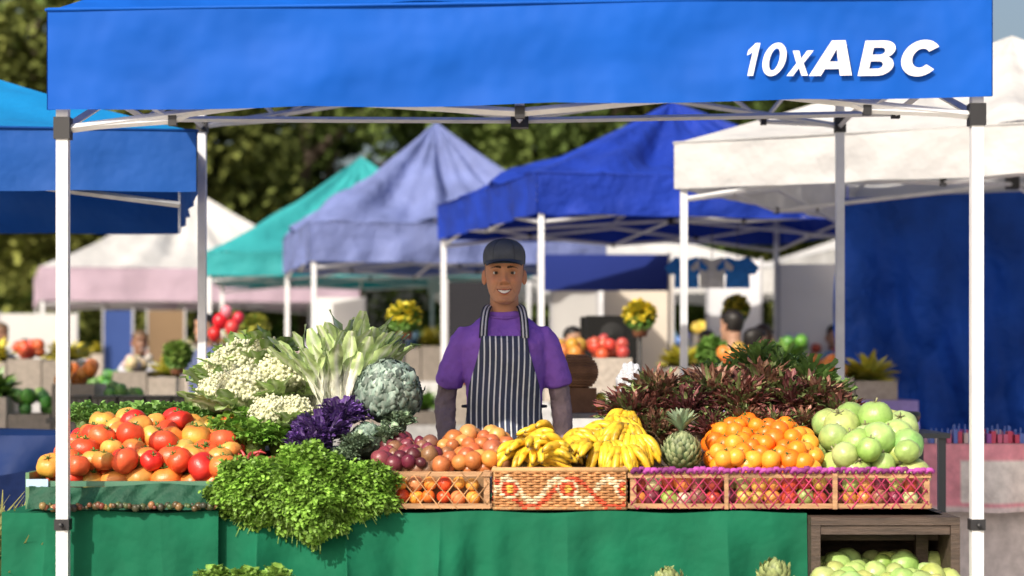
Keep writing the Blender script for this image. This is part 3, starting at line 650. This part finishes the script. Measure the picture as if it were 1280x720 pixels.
mb=MB();box(mb,(X(618)+.01,6.52,.815),(X(782)-.01,6.82,.93),(.3,.2,.1));box(mb,(X(487)+.02,6.565,.822),(X(612)-.02,6.80,.925),(.2,.12,.06));box(mb,(X(790),6.575,.822),(X(1160),6.88,.925),(.2,.12,.06))
mb.build('crate_liner',M['matte'],None,False)

# bananas
mb=MB()
def banana(crown,d,bend,L_=.17,r=.0145):
    d=np.array(d,float);d/=np.linalg.norm(d);bend=np.array(bend,float)
    t=np.linspace(0,1,13);P=np.array(crown)+d*L_*t[:,None]+bend*L_*(t*(1-t)*1.3)[:,None]
    R=r*np.interp(t,[0,.08,.18,.35,.7,.9,.97,1],[.35,.35,.75,1,1,.7,.35,.25])
    y=np.array([.80,.50,.03])*rng.uniform(.7,1.1)*[1,rng.uniform(.93,1.07),1];g_=np.array([.35,.38,.05]);k_=np.array([.06,.04,.02])
    c=np.where((t<.14)[:,None],g_,y);c=np.where((t>.94)[:,None],k_,c)
    C=np.repeat(c,6,0)*rng.uniform(.85,1.08,(78,1));i=rng.integers(12,72,6);C[i]*=.4
    tube(mb,P,R,6,np.concatenate([C,[c[0]],[c[-1]]]))
def bunch(c,out,n=6,side=(1,0,0),L_=.17):
    side=np.array(side,float);out=np.array(out,float)
    for row in range(2):
        for i in range(n-row):
            k=i-(n-row-1)/2
            banana(np.array(c)+side*k*.007+np.array([0,.012*row,.012*row]),out+side*k*.19+np.array([0,.0,.18*row])+rng.normal(0,.05,3),np.array([0,-.35,.55])+side*k*.06,L_*rng.uniform(.85,1.1))
    tube(mb,[np.array(c)+[0,.005,-.008],np.array(c)+[0,.012,.014]],[.012,.009],7,(.16,.15,.05))
for (px,py,D,out,side) in [(662,566,6.66,(-.25,-.6,-.25),(.9,-.2,.1)),(700,560,6.72,(.5,-.55,-.22),(.5,.5,.5)),(735,566,6.68,(-.5,-.5,-.3),(.6,-.5,.3)),(690,554,6.86,(-.6,-.4,-.12),(.5,-.6,.3)),(722,552,6.86,(.55,-.4,-.15),(.5,.6,.3)),(672,579,6.6,(.7,-.3,-.1),(.3,-.5,.3)),(648,572,6.7,(.5,-.5,0),(.4,.3,.3)),(708,574,6.62,(-.7,-.35,-.05),(.3,-.5,.4))]:
    bunch((PX(px,D),D,PZ(py,D)+.008),out,6,side,.135)
for (px,py,D) in [(755,548,6.76),(784,542,6.76),(770,533,6.9),(793,556,6.68),(760,564,6.66),(783,525,6.95),(778,570,6.63)]:
    bunch((PX(px,D),D,PZ(py,D)+.020),(rng.uniform(-.4,.4),-.42,-.85),6,(1,.1,rng.uniform(-.25,.25)),.125)
mb.build('banana_bunches',M['fruit'])
mb=MB();sv,sq_=usph(20,10)
mb.add(sv*[.15,.14,.06]+[.12,6.75,.94],sq_,None,(.12,.09,.03));mb.add(sv*[.07,.1,.085]+[.36,6.80,.96],sq_,None,(.12,.09,.03));mb.build('straw_bedding',M['matte'])

def scaly(mb,c,r,n,cb,ct,L_=.5,W=.28,curl=-.1,squash=1,ruf=.1,cup=-.4,rib=None,cv=.2):
    i=np.arange(n)+.5;ph=np.arccos(1-1.75*i/n);th=i*2.39996
    d=np.stack([np.sin(ph)*np.cos(th),np.sin(ph)*np.sin(th),np.cos(ph)],1)
    up=np.array([0,0,1.0]);tang=up-d*d[:,2:3];tang/=np.linalg.norm(tang,axis=1)[:,None]+1e-6
    D_=tang+d*.55
    c=np.array(c);B=c+d*r*[1,1,squash]*.85
    for k in range(n):
        leaves(mb,[B[k]],[D_[k]+rng.normal(0,.15,3)],r*L_*rng.uniform(.8,1.2),r*W,curl,cb,ct,ruf,cup,nu=5,nv=5,rib=rib,cvar=cv,up=d[k]*3)
    sv,sq_=usph(14,10);mb.add(sv*r*.86*[1,1,squash]+c,sq_,None,np.array(cb)*.6)
# small pineapple: scaly green body with a spiky crown
mb=MB();pc=(PX(852,6.72),6.72,PZ(566,6.72));scaly(mb,pc,.074,150,(.10,.16,.06),(.34,.38,.20),.34,.12,curl=.35,ruf=.1,cv=.35,squash=1.05)
a=rng.uniform(0,6.28,34);s_=rng.uniform(.1,.9,34);leaves(mb,np.tile(np.array(pc)+[0,0,.07],(34,1)),np.stack([np.cos(a)*s_,np.sin(a)*s_,np.ones(34)],1),.085,.009,.25,(.14,.22,.12),(.28,.36,.22),0,.3,nu=3,nv=5,shape='long')
mb.build('small_pineapple',M['leaf'])
mb=MB();c=(PX(486,7.03),7.03,PZ(492,7.03))
scaly(mb,c,.128,330,(.10,.16,.12),(.25,.33,.29),.30,.15,curl=.6,ruf=.7,cup=-.2,rib=(.48,.54,.48),cv=.55)
mb.build('savoy_cabbage',M['leaf'])
mb=MB();scaly(mb,(PX(458,6.90),6.90,PZ(552,6.90)),.065,130,(.12,.18,.12),(.24,.34,.28),.45,.24,curl=.5,ruf=.6,cup=-.3,rib=(.4,.5,.42),cv=.5)
mb.build('savoy_cabbage',M['leaf'])

def cauli(c,r):
    mb=MB();c=np.array(c);sv,sq_=usph(9,7)
    n=90;i=np.arange(n)+.5;ph=np.arccos(1-1.15*i/n);th=i*2.39996
    for k in range(n):
        d=np.array([math.sin(ph[k])*math.cos(th[k]),math.sin(ph[k])*math.sin(th[k]),math.cos(ph[k])])
        rr=r*rng.uniform(.12,.2);mb.add(sv*rr+c+d*r*.78,sq_,None,np.array([.72,.74,.48])*rng.uniform(.8,1.05))
        for q in range(4):
            o=d*r*.78+d*rr*.8+rng.normal(0,rr*.5,3);mb.add(sv*rr*.38+c+o,sq_,None,np.array([.78,.79,.56])*rng.uniform(.8,1.05))
    sv,sq_=usph(16,10);mb.add(sv*r*.76+c,sq_,None,(.4,.42,.22))
    a=rng.uniform(0,6.28,20);B=np.stack([c[0]+np.cos(a)*r*.7,c[1]+np.sin(a)*r*.7,np.full(20,c[2]-r*.6)],1)
    D_=np.stack([np.cos(a)*.8,np.sin(a)*.8,rng.uniform(.3,1.3,20)],1)
    leaves(mb,B,D_,r*1.35,r*.34,.35,(.50,.6,.3),(.30,.45,.12),.35,.25,nu=5,nv=8,rib=(.68,.73,.52),ribl=.3)
    mb.build('cauliflower',M['leaf'])
for (px,py,D,r) in [(302,492,7.12,.10),(347,478,7.18,.10),(300,455,7.38,.09),(338,520,6.98,.075),(368,518,7.0,.07),(272,495,7.2,.08),(325,445,7.4,.075),(275,465,7.35,.065)]:
    cauli((PX(px,D),D,PZ(py,D)),r)
def fan(c,n,L_,W,lean,cb,ct,spread=.7,rib=None,ruf=.25,curl=.25,nu=5,nv=9,shape='fan'):
    mb=MB();B=np.tile(np.array(c,float),(n,1))+rng.normal(0,.014,(n,3));a=rng.uniform(0,6.28,n);s=rng.uniform(0,1,n)**.6*spread
    D_=np.stack([np.cos(a)*s+lean[0],np.sin(a)*s+lean[1],np.ones(n)*lean[2]],1)
    leaves(mb,B,D_,L_*rng.uniform(.75,1.1,n),W*rng.uniform(.8,1.2,n),curl,cb,ct,ruf,.25,nu=nu,nv=nv,rib=rib,shape=shape,ribl=.3)
    return mb
for (px,py,D,L_,lx) in [(408,512,7.10,.28,-.1),(430,508,7.10,.29,.15),(392,508,7.2,.27,-.3),(448,500,7.22,.27,.35),(418,500,7.3,.29,0),(440,500,7.3,.29,.1)]:
    mb=fan((PX(px,D),D,PZ(py,D)),22,L_,.027,(lx,-.1,1),(.85,.87,.74),(.50,.64,.28),.32,(.88,.9,.8),.45,.25,nu=5,nv=12,shape='stalk')
    mb.build('pak_choi',M['leaf'])
for (px,py,D,L_) in [(300,470,7.42,.14),(335,462,7.44,.15),(370,490,7.40,.13),(478,460,7.4,.13),(265,490,7.4,.12)]:
    mb=fan((PX(px,D),D,PZ(py,D)),26,L_,.03,(0,0,1),(.40,.52,.2),(.32,.48,.12),.8,(.6,.66,.45),.5,.4);mb.build('leafy_greens',M['leaf'])
def lettuce(name,c,r,n,cb,ct,rib=None,L_=.7,W=.3,ruf=.5,curl=.35,freq=3,shape='fan',cv=.25,nv=8,up=.5):
    mb=MB();d=hemi(n,.15);B=np.array(c)+d*r*.35;leaves(mb,B,d+[0,0,up],r*L_*rng.uniform(.7,1.15,n),r*W*rng.uniform(.7,1.3,n),curl,cb,ct,ruf,.1,nu=5,nv=nv,rib=rib,shape=shape,freq=freq,cvar=cv)
    sv,sq_=usph(12,8);mb.add(sv*r*.4+np.array(c),sq_,None,np.array(cb if np.ndim(cb)==1 else cb[0])*.5)
    return mb.build(name,M['leaf'])
for (px,py,D,r) in [(285,548,6.95,.10),(318,553,6.88,.095),(348,552,6.95,.085),(265,560,7.0,.07),(300,535,7.02,.09)]:
    lettuce('green_lettuce',(PX(px,D),D,PZ(py,D)-.02),r,150,(.30,.46,.09),(.20,.40,.06),W=.16,ruf=.8,cv=.4)
for px in range(105,270,22):
    D=7.25;lettuce('curly_lettuce',(PX(px,D),D,PZ(530,D)-.0),.08,90,(.30,.46,.14),(.19,.38,.09) if px%44 else (.12,.26,.13),W=.18,ruf=.7)
for (px,py,D,r) in [(402,550,6.86,.10),(425,530,6.95,.095),(385,562,6.82,.08)]:
    lettuce('purple_kale',(PX(px,D),D,PZ(py,D)-.01),r,170,(.20,.13,.34),(.13,.055,.28),W=.10,ruf=.8,rib=(.5,.45,.6),L_=.8,cv=.5)
for (px,py,D,r) in [(445,560,6.83,.065),(485,545,6.86,.055),(430,575,6.8,.06),(500,530,6.95,.06)]:
    lettuce('grey_green_kale',(PX(px,D),D,PZ(py,D)-.01),r,100,(.18,.26,.15),(.22,.32,.20),W=.15,rib=(.45,.52,.38),ruf=.8,cv=.45)
mb=MB();box(mb,(PX(262,7.0),6.98,.83),(PX(480,7.0),7.4,.955),(.05,.07,.03));box(mb,(PX(262,7.0),6.8,.812),(PX(540,7.0),6.97,.90),(.05,.07,.03));mb.build('produce_box',M['darkwood'],None,False)
# parsley heap spilling over the cloth
mb=MB();n=5200
d=rng.normal(0,1,(n,3));d/=np.linalg.norm(d,axis=1)[:,None];d[:,1]=-np.abs(d[:,1])*1.0+.25*(rng.uniform(size=n)<.3)
lump=1+.12*np.sin(d[:,0]*7+1)+.10*np.sin(d[:,2]*9+d[:,0]*5)+.06*np.sin(d[:,0]*19)
lump=np.where(d[:,2]<0,lump*(1+.22*np.exp(-((d[:,0]-.15)/.25)**2)),lump)
cc=np.array([PX(382,6.5),6.50,PZ(612,6.5)-.005])
base=cc+d*lump[:,None]*np.array([.262,.14,.125])*rng.uniform(.82,1.08,(n,1))
shade=np.clip(.6+.55*rng.uniform(0,1,n)+.25*np.sin(base[:,0]*40)*np.sin(base[:,2]*45),.35,1.5)[:,None]
for k in range(5):
    dd=d+rng.normal(0,.8,(n,3));c=np.array([.23,.42,.06])*shade
    leaves(mb,base+rng.normal(0,.006,(n,3)),dd,.014,.0065,.2,c*.8,c*1.25,.2,.2,nu=2,nv=4)
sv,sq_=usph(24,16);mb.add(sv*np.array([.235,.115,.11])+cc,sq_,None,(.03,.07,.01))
for k in range(300):
    i=rng.integers(n);tube(mb,[base[i],base[i]+d[i]*.025+[0,0,-.02]],.0014,4,(.3,.48,.12))
mb.build('parsley_heap',M['leaf'])
mb=MB()
for k in range(40):
    p=np.array([PX(320,6.6)+rng.normal(0,.025),6.55+rng.normal(0,.02),PZ(578,6.56)+rng.normal(0,.014)]);dd=rng.normal(0,1,3)*[1,.5,.4];dd/=np.linalg.norm(dd)
    tube(mb,smoothpath([p,p+dd*.02+[0,0,.006],p+dd*.04],6),np.linspace(.007,.002,6),6,np.array((.42,.05,.05))*rng.uniform(.6,1.3))
mb.build('chilli_pile',M['fruit'])
# red-brown salad greens, dense ruffled heads
pal=[((.30,.17,.10),(.22,.06,.06)),((.26,.30,.12),(.28,.10,.08)),((.28,.10,.10),(.17,.05,.06)),((.34,.22,.13),(.24,.10,.07)),((.22,.30,.10),(.18,.25,.08))]
for k,(px,py,D,r) in enumerate([(792,528,7.1,.12),(822,510,7.2,.13),(860,522,7.12,.11),(888,504,7.25,.13),(925,514,7.15,.12),(955,500,7.28,.13),(990,512,7.2,.12),(1020,514,7.2,.12),(1048,528,7.12,.10),(930,538,7.05,.09),(890,542,7.02,.08),(820,545,7.0,.09),(970,540,7.02,.08),(1005,540,7.05,.08)]):
    a,b=pal[k%4]
    n=260;mix=rng.uniform(size=(n,1))<.28
    cbs=np.where(mix,np.array(pal[4][0]),np.array(a));cts=np.where(mix,np.array(pal[4][1]),np.array(b))
    lettuce('red_leaf_lettuce',(PX(px,D),D,PZ(py,D)-.01),r,n,cbs,cts,W=.075,L_=.88,ruf=1.2,rib=(.55,.38,.30),curl=.4,cv=.55,shape='long',freq=4,nv=9,up=.45)
for (px,py,D,r) in [(905,480,7.42,.09),(945,462,7.46,.10),(975,470,7.42,.10),(1010,486,7.38,.11),(1038,500,7.32,.09),(995,505,7.28,.08),(870,492,7.4,.08)]:
    lettuce('green_chard',(PX(px,D),D,PZ(py,D)-.02),r,90,(.22,.31,.10),(.15,.27,.07),W=.11,L_=1.0,ruf=.5,cv=.4)
mb=MB();box(mb,(.37,7.03,1.002),(1.40,7.40,1.09),(.06,.04,.03));box(mb,(.45,6.92,.84),(1.40,7.0,.98),(.06,.04,.03));mb.build('produce_box',M['darkwood'],None,False)
def crumple(name,c,r,col,seed):
    mb=MB();n,m=40,30;sv,sq_=usph(n,m);s=1+.18*np.abs(np.sin(sv[:,0]*7+seed)*np.sin(sv[:,2]*6+seed*2))+.15*np.abs(np.sin(sv[:,1]*11+sv[:,2]*9+seed))
    mb.add(sv*s[:,None]*np.array(r)+np.array(c),sq_,None,col);return mb.build(name,mat(name+'_film',col,rough=.2,noise=.1,bump=.8,bscale=25,spec=.8,trans=.3),smooth=False)
crumple('plastic_bag',(PX(788,7.3),7.3,PZ(486,7.3)),(.045,.05,.08),(.72,.74,.78),1.3)

# dark crate with cabbages at lower right
r_=empty('dark_wooden_crate');mb=MB();x0,x1=.968,1.45
box(mb,(x0,6.42,.765),(x1,6.95,.79));box(mb,(x0,6.42,.40),(x0+.03,6.95,.764));box(mb,(x1-.03,6.42,.40),(x1,6.95,.764));box(mb,(x0+.031,6.93,.40),(x1-.031,6.95,.764));box(mb,(x0+.031,6.42,.40),(x1-.031,6.929,.43))
box(mb,(x0+.032,6.425,.735),(x1-.032,6.44,.762));box(mb,(x0+.032,6.6,.70),(x1-.032,6.61,.73))
for x in(x0+.02,x1-.05):
    for y in(6.45,6.9):box(mb,(x,y,.004),(x+.03,y+.03,.399))
mb.build('box',M['darkwood'],r_,False)
mb=MB();fruit(mb,heap(x0-.0,x1+.0,6.25,6.7,.565,.05,.038,jit=.4),.04,gc,dimple=.1,ribs=6,rj=.25);mb.build('small_cabbage_pile',M['fruit'])
mb=MB();box(mb,(x0-.02,6.22,.47),(x1+.03,6.41,.49));box(mb,(x0-.02,6.20,.44),(x1+.03,6.215,.54))
for x in(x0,x1):box(mb,(x-.015,6.24,.004),(x+.015,6.27,.469))
mb.build('low_bench',M['darkwood'],None,False)
for (px,w_,kind) in ((305,.2,0),(835,.07,1),(968,.09,1)):
    D=6.26;x=PX(px,D);mb=MB()
    box(mb,(x-w_,D-.12,.30),(x+w_,D+.08,.50))
    for q in(-1,1):box(mb,(x+q*w_*.8-.012,D-.1,.004),(x+q*w_*.8+.012,D+.06,.299))
    mb.build('low_wooden_crate',M['wood'],None,False)
    if kind==0:
        for k in range(3):lettuce('curly_lettuce',(x-.1+.1*k,D,.58),.07,90,(.3,.42,.12),(.2,.36,.06),W=.2)
    else:
        mb=MB();scaly(mb,(x,D,.585 if px<900 else .61),.055,80,(.12,.16,.06),(.34,.40,.16),.6,.2,curl=.3);mb.build('artichoke',M['leaf'])

# ---------------------------------------------------------------- right neighbour table
r_=empty('pink_cloth_table');mb=MB();
x0,x1,y=1.80,3.6,8.9
nu,nv=160,20;U,Vv=np.meshgrid(np.linspace(x0,x1,nu),np.linspace(0,1,nv))
P=np.stack([U,y-.01-.04*Vv*(1+np.sin(U*22+2*np.sin(U*5))),.92-.30*Vv],-1)
cc=np.tile(np.array([.70,.28,.34]),(nv,nu,1));mask=(np.sin(U*9+1)>.2)&(Vv>.25)&(Vv<.85);cc[mask]=(.7,.65,.62);cc[Vv>.93]=(.65,.55,.55)
mb.add(P.reshape(-1,3),gridf(nu,nv),None,cc.reshape(-1,3));box(mb,(x0,y,.915),(x1,y+.8,.925),(.6,.3,.35));box(mb,(x0+.02,y+.05,.1),(x1,y+.07,.9),(.55,.5,.5))
mb.build('cloth',M['matte'],r_)
mb=MB()
for px in range(1164,1300,7):
    for row in range(2):
        D=8.93+row*.1;x=PX(px,D)+rng.uniform(-.005,.005);c=[(.45,.04,.10),(.08,.14,.45),(.5,.1,.2),(.25,.05,.3),(.5,.4,.4)][rng.integers(5)];h=rng.uniform(.03,.06)
        box(mb,(x-.008,D-.02,.926),(x+.012,D+.03,.926+h),c);tube(mb,[(x,D,.926+h),(x,D,.95+h)],.004,6,(.08,.15,.45))
mb.build('soap_boxes',M['plastic'],None,False)
mb=MB()
for px,py in((1080,526),(1128,522)):
    D=8.3;rr=.075;prof=[(.3,0),(.85,.01),(1,.03),(1,.05),(.9,.055),(.8,.03),(.2,.015)]
    a=np.linspace(0,6.283,28,endpoint=False);V=np.concatenate([np.stack([PX(px,D)+rr*p*np.cos(a),D+rr*p*np.sin(a),np.full(28,PZ(py,D)-.03+q)],1) for p,q in prof])
    mb.add(V,gridf(28,len(prof),True),None,(.02,.02,.025))
mb.build('black_bowls',M['plastic'])
mb=MB();box(mb,(1.35,8.1,.98),(1.79,8.6,1.0),(.04,.05,.06))
for x in(1.38,1.76):
    for y in(8.13,8.57):box(mb,(x-.015,y-.015,.004),(x+.015,y+.015,.98),(.04,.05,.06))
mb.build('side_table',M['plastic'],None,False)

# ---------------------------------------------------------------- background stalls
def stall(x,y,w,rz,cloth,goods,z=.8):
    root=empty('market_stall_table',(x,y,0),rz);mb=MB()
    nu,nv=60,10;U,Vv=np.meshgrid(np.linspace(-w,w,nu),np.linspace(0,1,nv))
    mb.add(np.stack([U,-.4-.03*Vv*(1+np.sin(U*14)),z-(z-.1)*Vv],-1).reshape(-1,3),gridf(nu,nv),None,cloth)
    box(mb,(-w,-.4,z-.02),(w,.4,z),cloth)
    for q in(-w+.05,w-.05):
        for p in(-.35,.35):box(mb,(q-.02,p-.02,.005),(q+.02,p+.02,z-.02),(.1,.1,.1))
    mb.build('table',M['matte'],root)
    mb=MB();k=-w+.15
    while k<w-.1:
        c=goods[rng.integers(len(goods))];hh=rng.uniform(.08,.35)
        box(mb,(k-.13,-.3,z+.001),(k+.13,.2,z+hh),np.array((.08,.07,.06))*rng.uniform(.5,6))
        if rng.uniform()<.3:
            leaves(mb,np.tile([k,-.05,z+hh],(60,1)),hemi(60,.3),.2,.03,.3,(.12,.22,.05),(.15,.3,.05) if rng.uniform()<.6 else (.6,.5,.05),.3,.2)
        else: fruit(mb,[(k+rng.uniform(-.1,.1),rng.uniform(-.25,.15),z+hh+.02+rng.uniform(0,.1)) for _ in range(14)],.045,cvar(c,.3),n=8,m=6)
        k+=.27
    mb.build('goods',M['fruit'],root)
G1=[(.6,.45,.05),(.1,.25,.05),(.5,.08,.04),(.4,.35,.3),(.6,.6,.6),(.1,.2,.4),(.55,.2,.04)]
for a in [(-2.95,12.6,.75,.05,(.02,.05,.2),G1),(-3.4,15.5,1.3,0,(.35,.35,.36),G1,1.0),(-1.2,15.5,1.0,.1,(.3,.3,.3),G1),(1.3,14.4,1.3,.1,(.05,.08,.25),[(.6,.45,.04),(.5,.4,.1),(.1,.25,.05)],1.0),(.35,12.2,.45,.0,(.5,.5,.5),G1,1.05),(1.9,12.6,.6,.0,(.25,.2,.5),G1,1.05),(-.5,18.7,1.2,.1,(.5,.5,.5),G1,1.1),(3.2,17,1.2,-.1,(.55,.55,.55),G1,1.05),(2.2,15.9,.7,-.1,(.5,.3,.3),G1,1.1),(-4.5,26,1.8,.1,(.3,.2,.2),G1,1.1),(-1.8,22,1.7,0,(.3,.3,.35),G1,1.2),(5,22,2,0,(.5,.5,.5),G1,1.2),(1.0,22,2,0,(.6,.6,.6),G1,1.25)]: stall(*a)
mb=MB();D=11
for px in range(80,250,34):
    x=PX(px,D);box(mb,(x,D,.98),(x+.14,D+.3,1.10),(.02,.02,.02))
    for q in range(4):box(mb,(x+.012+.032*q,D-.004,1.0),(x+.03+.032*q,D-.001,1.08),(.12,.11,.10))
box(mb,(PX(60,D),D-.05,.95),(PX(260,D),D+.4,.979),(.05,.05,.05))
for px in(65,110,180,252):box(mb,(PX(px,D)-.012,D,.004),(PX(px,D)+.012,D+.03,.949),(.06,.06,.06))
for z in(.35,.65,):box(mb,(PX(60,D),D+.001,z),(PX(260,D),D+.02,z+.03),(.05,.05,.05))
mb.build('crate_rack',M['plastic'],None,False)
mb=MB();D=9.2;x0,x1=PX(-80,D),PX(95,D);nu,nv=80,14;U,Vv=np.meshgrid(np.linspace(x0,x1,nu),np.linspace(0,1,nv))
mb.add(np.stack([U,D-.04*Vv*(1+np.sin(U*16+Vv)),.95-.16*Vv-.03*np.sin(U*7)*Vv],-1).reshape(-1,3),gridf(nu,nv));U,Vv=np.meshgrid(np.linspace(x0,x1,nu),np.linspace(0,1,nv));mb.add(np.stack([U,D+.6*Vv,.95+.02*np.sin(U*9+Vv*7)],-1).reshape(-1,3),gridf(nu,nv))
for x in(x0+.05,x1-.05):box(mb,(x-.02,D+.05,.004),(x+.02,D+.09,.94))
mb.build('blue_covered_table',fabric('navy_tarp',(.003,.02,.10),trans=.05))
for (px,py,D,c) in [(505,398,12.5,(.62,.52,.04)),(800,396,13.0,(.65,.50,.03)),(920,388,15,(.62,.5,.05)),(222,445,14,(.2,.3,.06)),(890,442,13,(.16,.3,.06)),(318,412,14,(.35,.35,.06))]:
    mb=MB();x,z=PX(px,D),PZ(py,D)
    d=rng.normal(0,1,(420,3));d/=np.linalg.norm(d,axis=1)[:,None]
    leaves(mb,np.array([x,D,z])+d*.05,d,.06,.02,.3,(.10,.2,.03),(.14,.28,.05),nu=3,nv=4)
    up_=d[d[:,2]>-.35];leaves(mb,np.array([x,D,z+.01])+up_*.075*rng.uniform(.8,1.25,(len(up_),1)),up_+rng.normal(0,.6,up_.shape),.035,.022,.3,c,c,nu=3,nv=3)
    a=np.linspace(0,6.283,16,endpoint=False);mb.add(np.concatenate([np.stack([x+r*np.cos(a),D+r*np.sin(a),np.full(16,z+h)],1) for r,h in((.06,-.03),(.065,-.04),(.045,-.13),(.005,-.132))]),gridf(16,4,True),None,(.3,.12,.06))
    tube(mb,[(x,D,z-.13),(x,D,.02)],.012,6,(.05,.05,.05));tube(mb,[(x,D,.02),(x,D,.004)],[.12,.12],12,(.05,.05,.05))
    mb.build('potted_flowers',M['leaf'])
mb=MB();D=13
for (px,py,rr,c) in((275,402,.05,(.6,.01,.02)),(290,410,.05,(.6,.05,.05)),(268,418,.045,(.55,.02,.02)),(283,390,.04,(.6,.2,.25)),(298,398,.04,(.5,.03,.05))):
    sv,sq_=usph(16,12);v=sv*[1,1,1.15]*1;v[:,:2]*=np.interp(sv[:,2],[-1,0],[.8,1])[:,None];x,z=PX(px,D),PZ(py,D);mb.add(v*rr+[x,D,z],sq_,None,c);tube(mb,[(x,D,z-rr),(PX(285,D),D,.85)],.002,4,(.6,.6,.6))
box(mb,(PX(285,D)-.05,D-.05,0.005),(PX(285,D)+.05,D+.05,.85),(.2,.2,.2));mb.build('red_balloons',M['plastic'])
def panel(name,px0,px1,py0,D,col,zb=.1,th=.03):
    mb=MB();x0,x1=PX(px0,D),PX(px1,D);zt=PZ(py0,D);box(mb,(x0,D,zb),(x1,D+th,zt),col)
    for x in(x0-.02,x1+.001):box(mb,(x,D-.01,.004),(x+.02,D+th+.01,zt+.02),(.4,.4,.42))
    box(mb,(x0-.02,D-.2,.004),(x0+.02,D+.2,.02),(.3,.3,.3));box(mb,(x1-.02,D-.2,.004),(x1+.02,D+.2,.02),(.3,.3,.3))
    mb.build(name,M['plain'],None,False)
panel('white_display_panel',885,950,325,17.8,(.7,.7,.72));panel('white_display_panel',975,1045,330,16.9,(.7,.68,.66))
panel('grey_display_panel',690,745,352,18.2,(.45,.44,.43));panel('white_display_panel',395,455,372,20.8,(.7,.7,.7))
panel('dark_display_panel',560,640,352,17.7,(.02,.02,.025));panel('blue_display_panel',130,165,388,24,(.03,.06,.2));panel('brown_display_panel',185,230,388,24.2,(.18,.12,.07))
panel('blue_backdrop',675,835,318,17.2,(.015,.03,.18),zb=1.9);panel('cream_display_panel',745,840,345,19.5,(.6,.53,.44));panel('white_display_panel',0,95,392,23.5,(.45,.45,.45))
for px,w_ in((765,.17),(745,.10)):
    D=13.4 if px==765 else 13.7;x=PX(px,D);mb=MB();box(mb,(x-w_,D,1.22),(x+w_,D+.3,1.6),(.008,.008,.008));tube(mb,[(x,D-.003,1.47),(x,D-.012,1.47)],w_*.5,18,(.02,.02,.02));tube(mb,[(x,D-.003,1.32),(x,D-.012,1.32)],w_*.35,18,(.02,.02,.02))
    tube(mb,[(x,D+.15,1.21),(x,D+.15,.4)],.018,8,(.03,.03,.03))
    for q in(0,2.1,4.2):tube(mb,[(x,D+.15,.5),(x+.3*math.cos(q),D+.15+.3*math.sin(q),.01)],.012,6,(.03,.03,.03))
    mb.build('black_loudspeaker',M['plain'],None,False)
for px,c in((858,(.02,.16,.5)),(922,(.02,.16,.5)),(890,(.5,.5,.5))):
    D=14.6;x=PX(px,D);z=PZ(360,D);mb=MB();o=np.array([(-.09,0),(.09,0),(.085,.14),(.13,.10),(.16,.15),(.08,.23),(.03,.215),(0,.205),(-.03,.215),(-.08,.23),(-.16,.15),(-.13,.10),(-.085,.14)])
    V=[(x+a,D+.01*math.sin(b*30),z+b) for a,b in o];mb.add(V+[(x,D,z+.1)],None,[(13,i,(i+1)%13) for i in range(13)],c)
    tube(mb,[(x,D,z+.21),(x,D,2.3)],.003,4,(.05,.05,.05));mb.build('hanging_tshirt',M['matte'],None,False)
mb=MB();D=8.6;c=np.array([PX(722,D),D,PZ(465,D)])
for k in range(13):
    a=np.linspace(0,6.283,40);rr=.085*math.sqrt(max(0,1-((k-6)/7)**2));tube(mb,np.stack([c[0]+rr*np.cos(a),c[1]+rr*np.sin(a)*.8,c[2]+(k-6)*.0115+.002*np.sin(a*20)],1),.0072,6,np.array((.24,.12,.06))*rng.uniform(.7,1.2),caps=False)
sv,sq_=usph(14,10);mb.add(sv*[.078,.062,.07]+c,sq_,None,(.15,.08,.04))
mb.build('wicker_basket',M['matte'])
mb=MB();D=8.6;fruit(mb,[(PX(738,D)+rng.uniform(-.06,.06),D+rng.uniform(-.05,.05),PZ(505,D)+rng.uniform(-.02,.03)) for _ in range(24)],.022,cvar((.65,.42,.03)),n=10,m=7);mb.build('lemon_pile',M['fruit'])
mb=MB();box(mb,(PX(690,D),D-.15,PZ(516,D)-.02),(PX(790,D),D+.2,PZ(516,D)),(.3,.28,.25))
for x in(PX(695,D),PX(785,D)):box(mb,(x-.012,D-.1,.004),(x+.012,D-.076,PZ(516,D)-.021),(.3,.3,.3));box(mb,(x-.012,D+.15,.004),(x+.012,D+.174,PZ(516,D)-.021),(.3,.3,.3))
box(mb,(PX(700,D),D-.06,PZ(516,D)+.001),(PX(745,D),D+.08,PZ(485,D)),(.2,.1,.05))
mb.build('back_shelf',M['matte'],None,False)
mb=MB();n=500;B=np.stack([rng.uniform(-1.95,-1.66,n),rng.uniform(6.6,7.2,n),np.full(n,.45)],1);leaves(mb,B,np.stack([rng.normal(0,.3,n),rng.normal(0,.3,n),np.ones(n)],1),rng.uniform(.2,.42,n),.008,.4,(.12,.16,.04),(.28,.27,.09),0,0,nu=2,nv=5,shape='long')
box(mb,(-1.95,6.55,.004),(-1.67,7.25,.46),(.2,.12,.07));mb.build('potted_grass',M['leaf'],None,False)
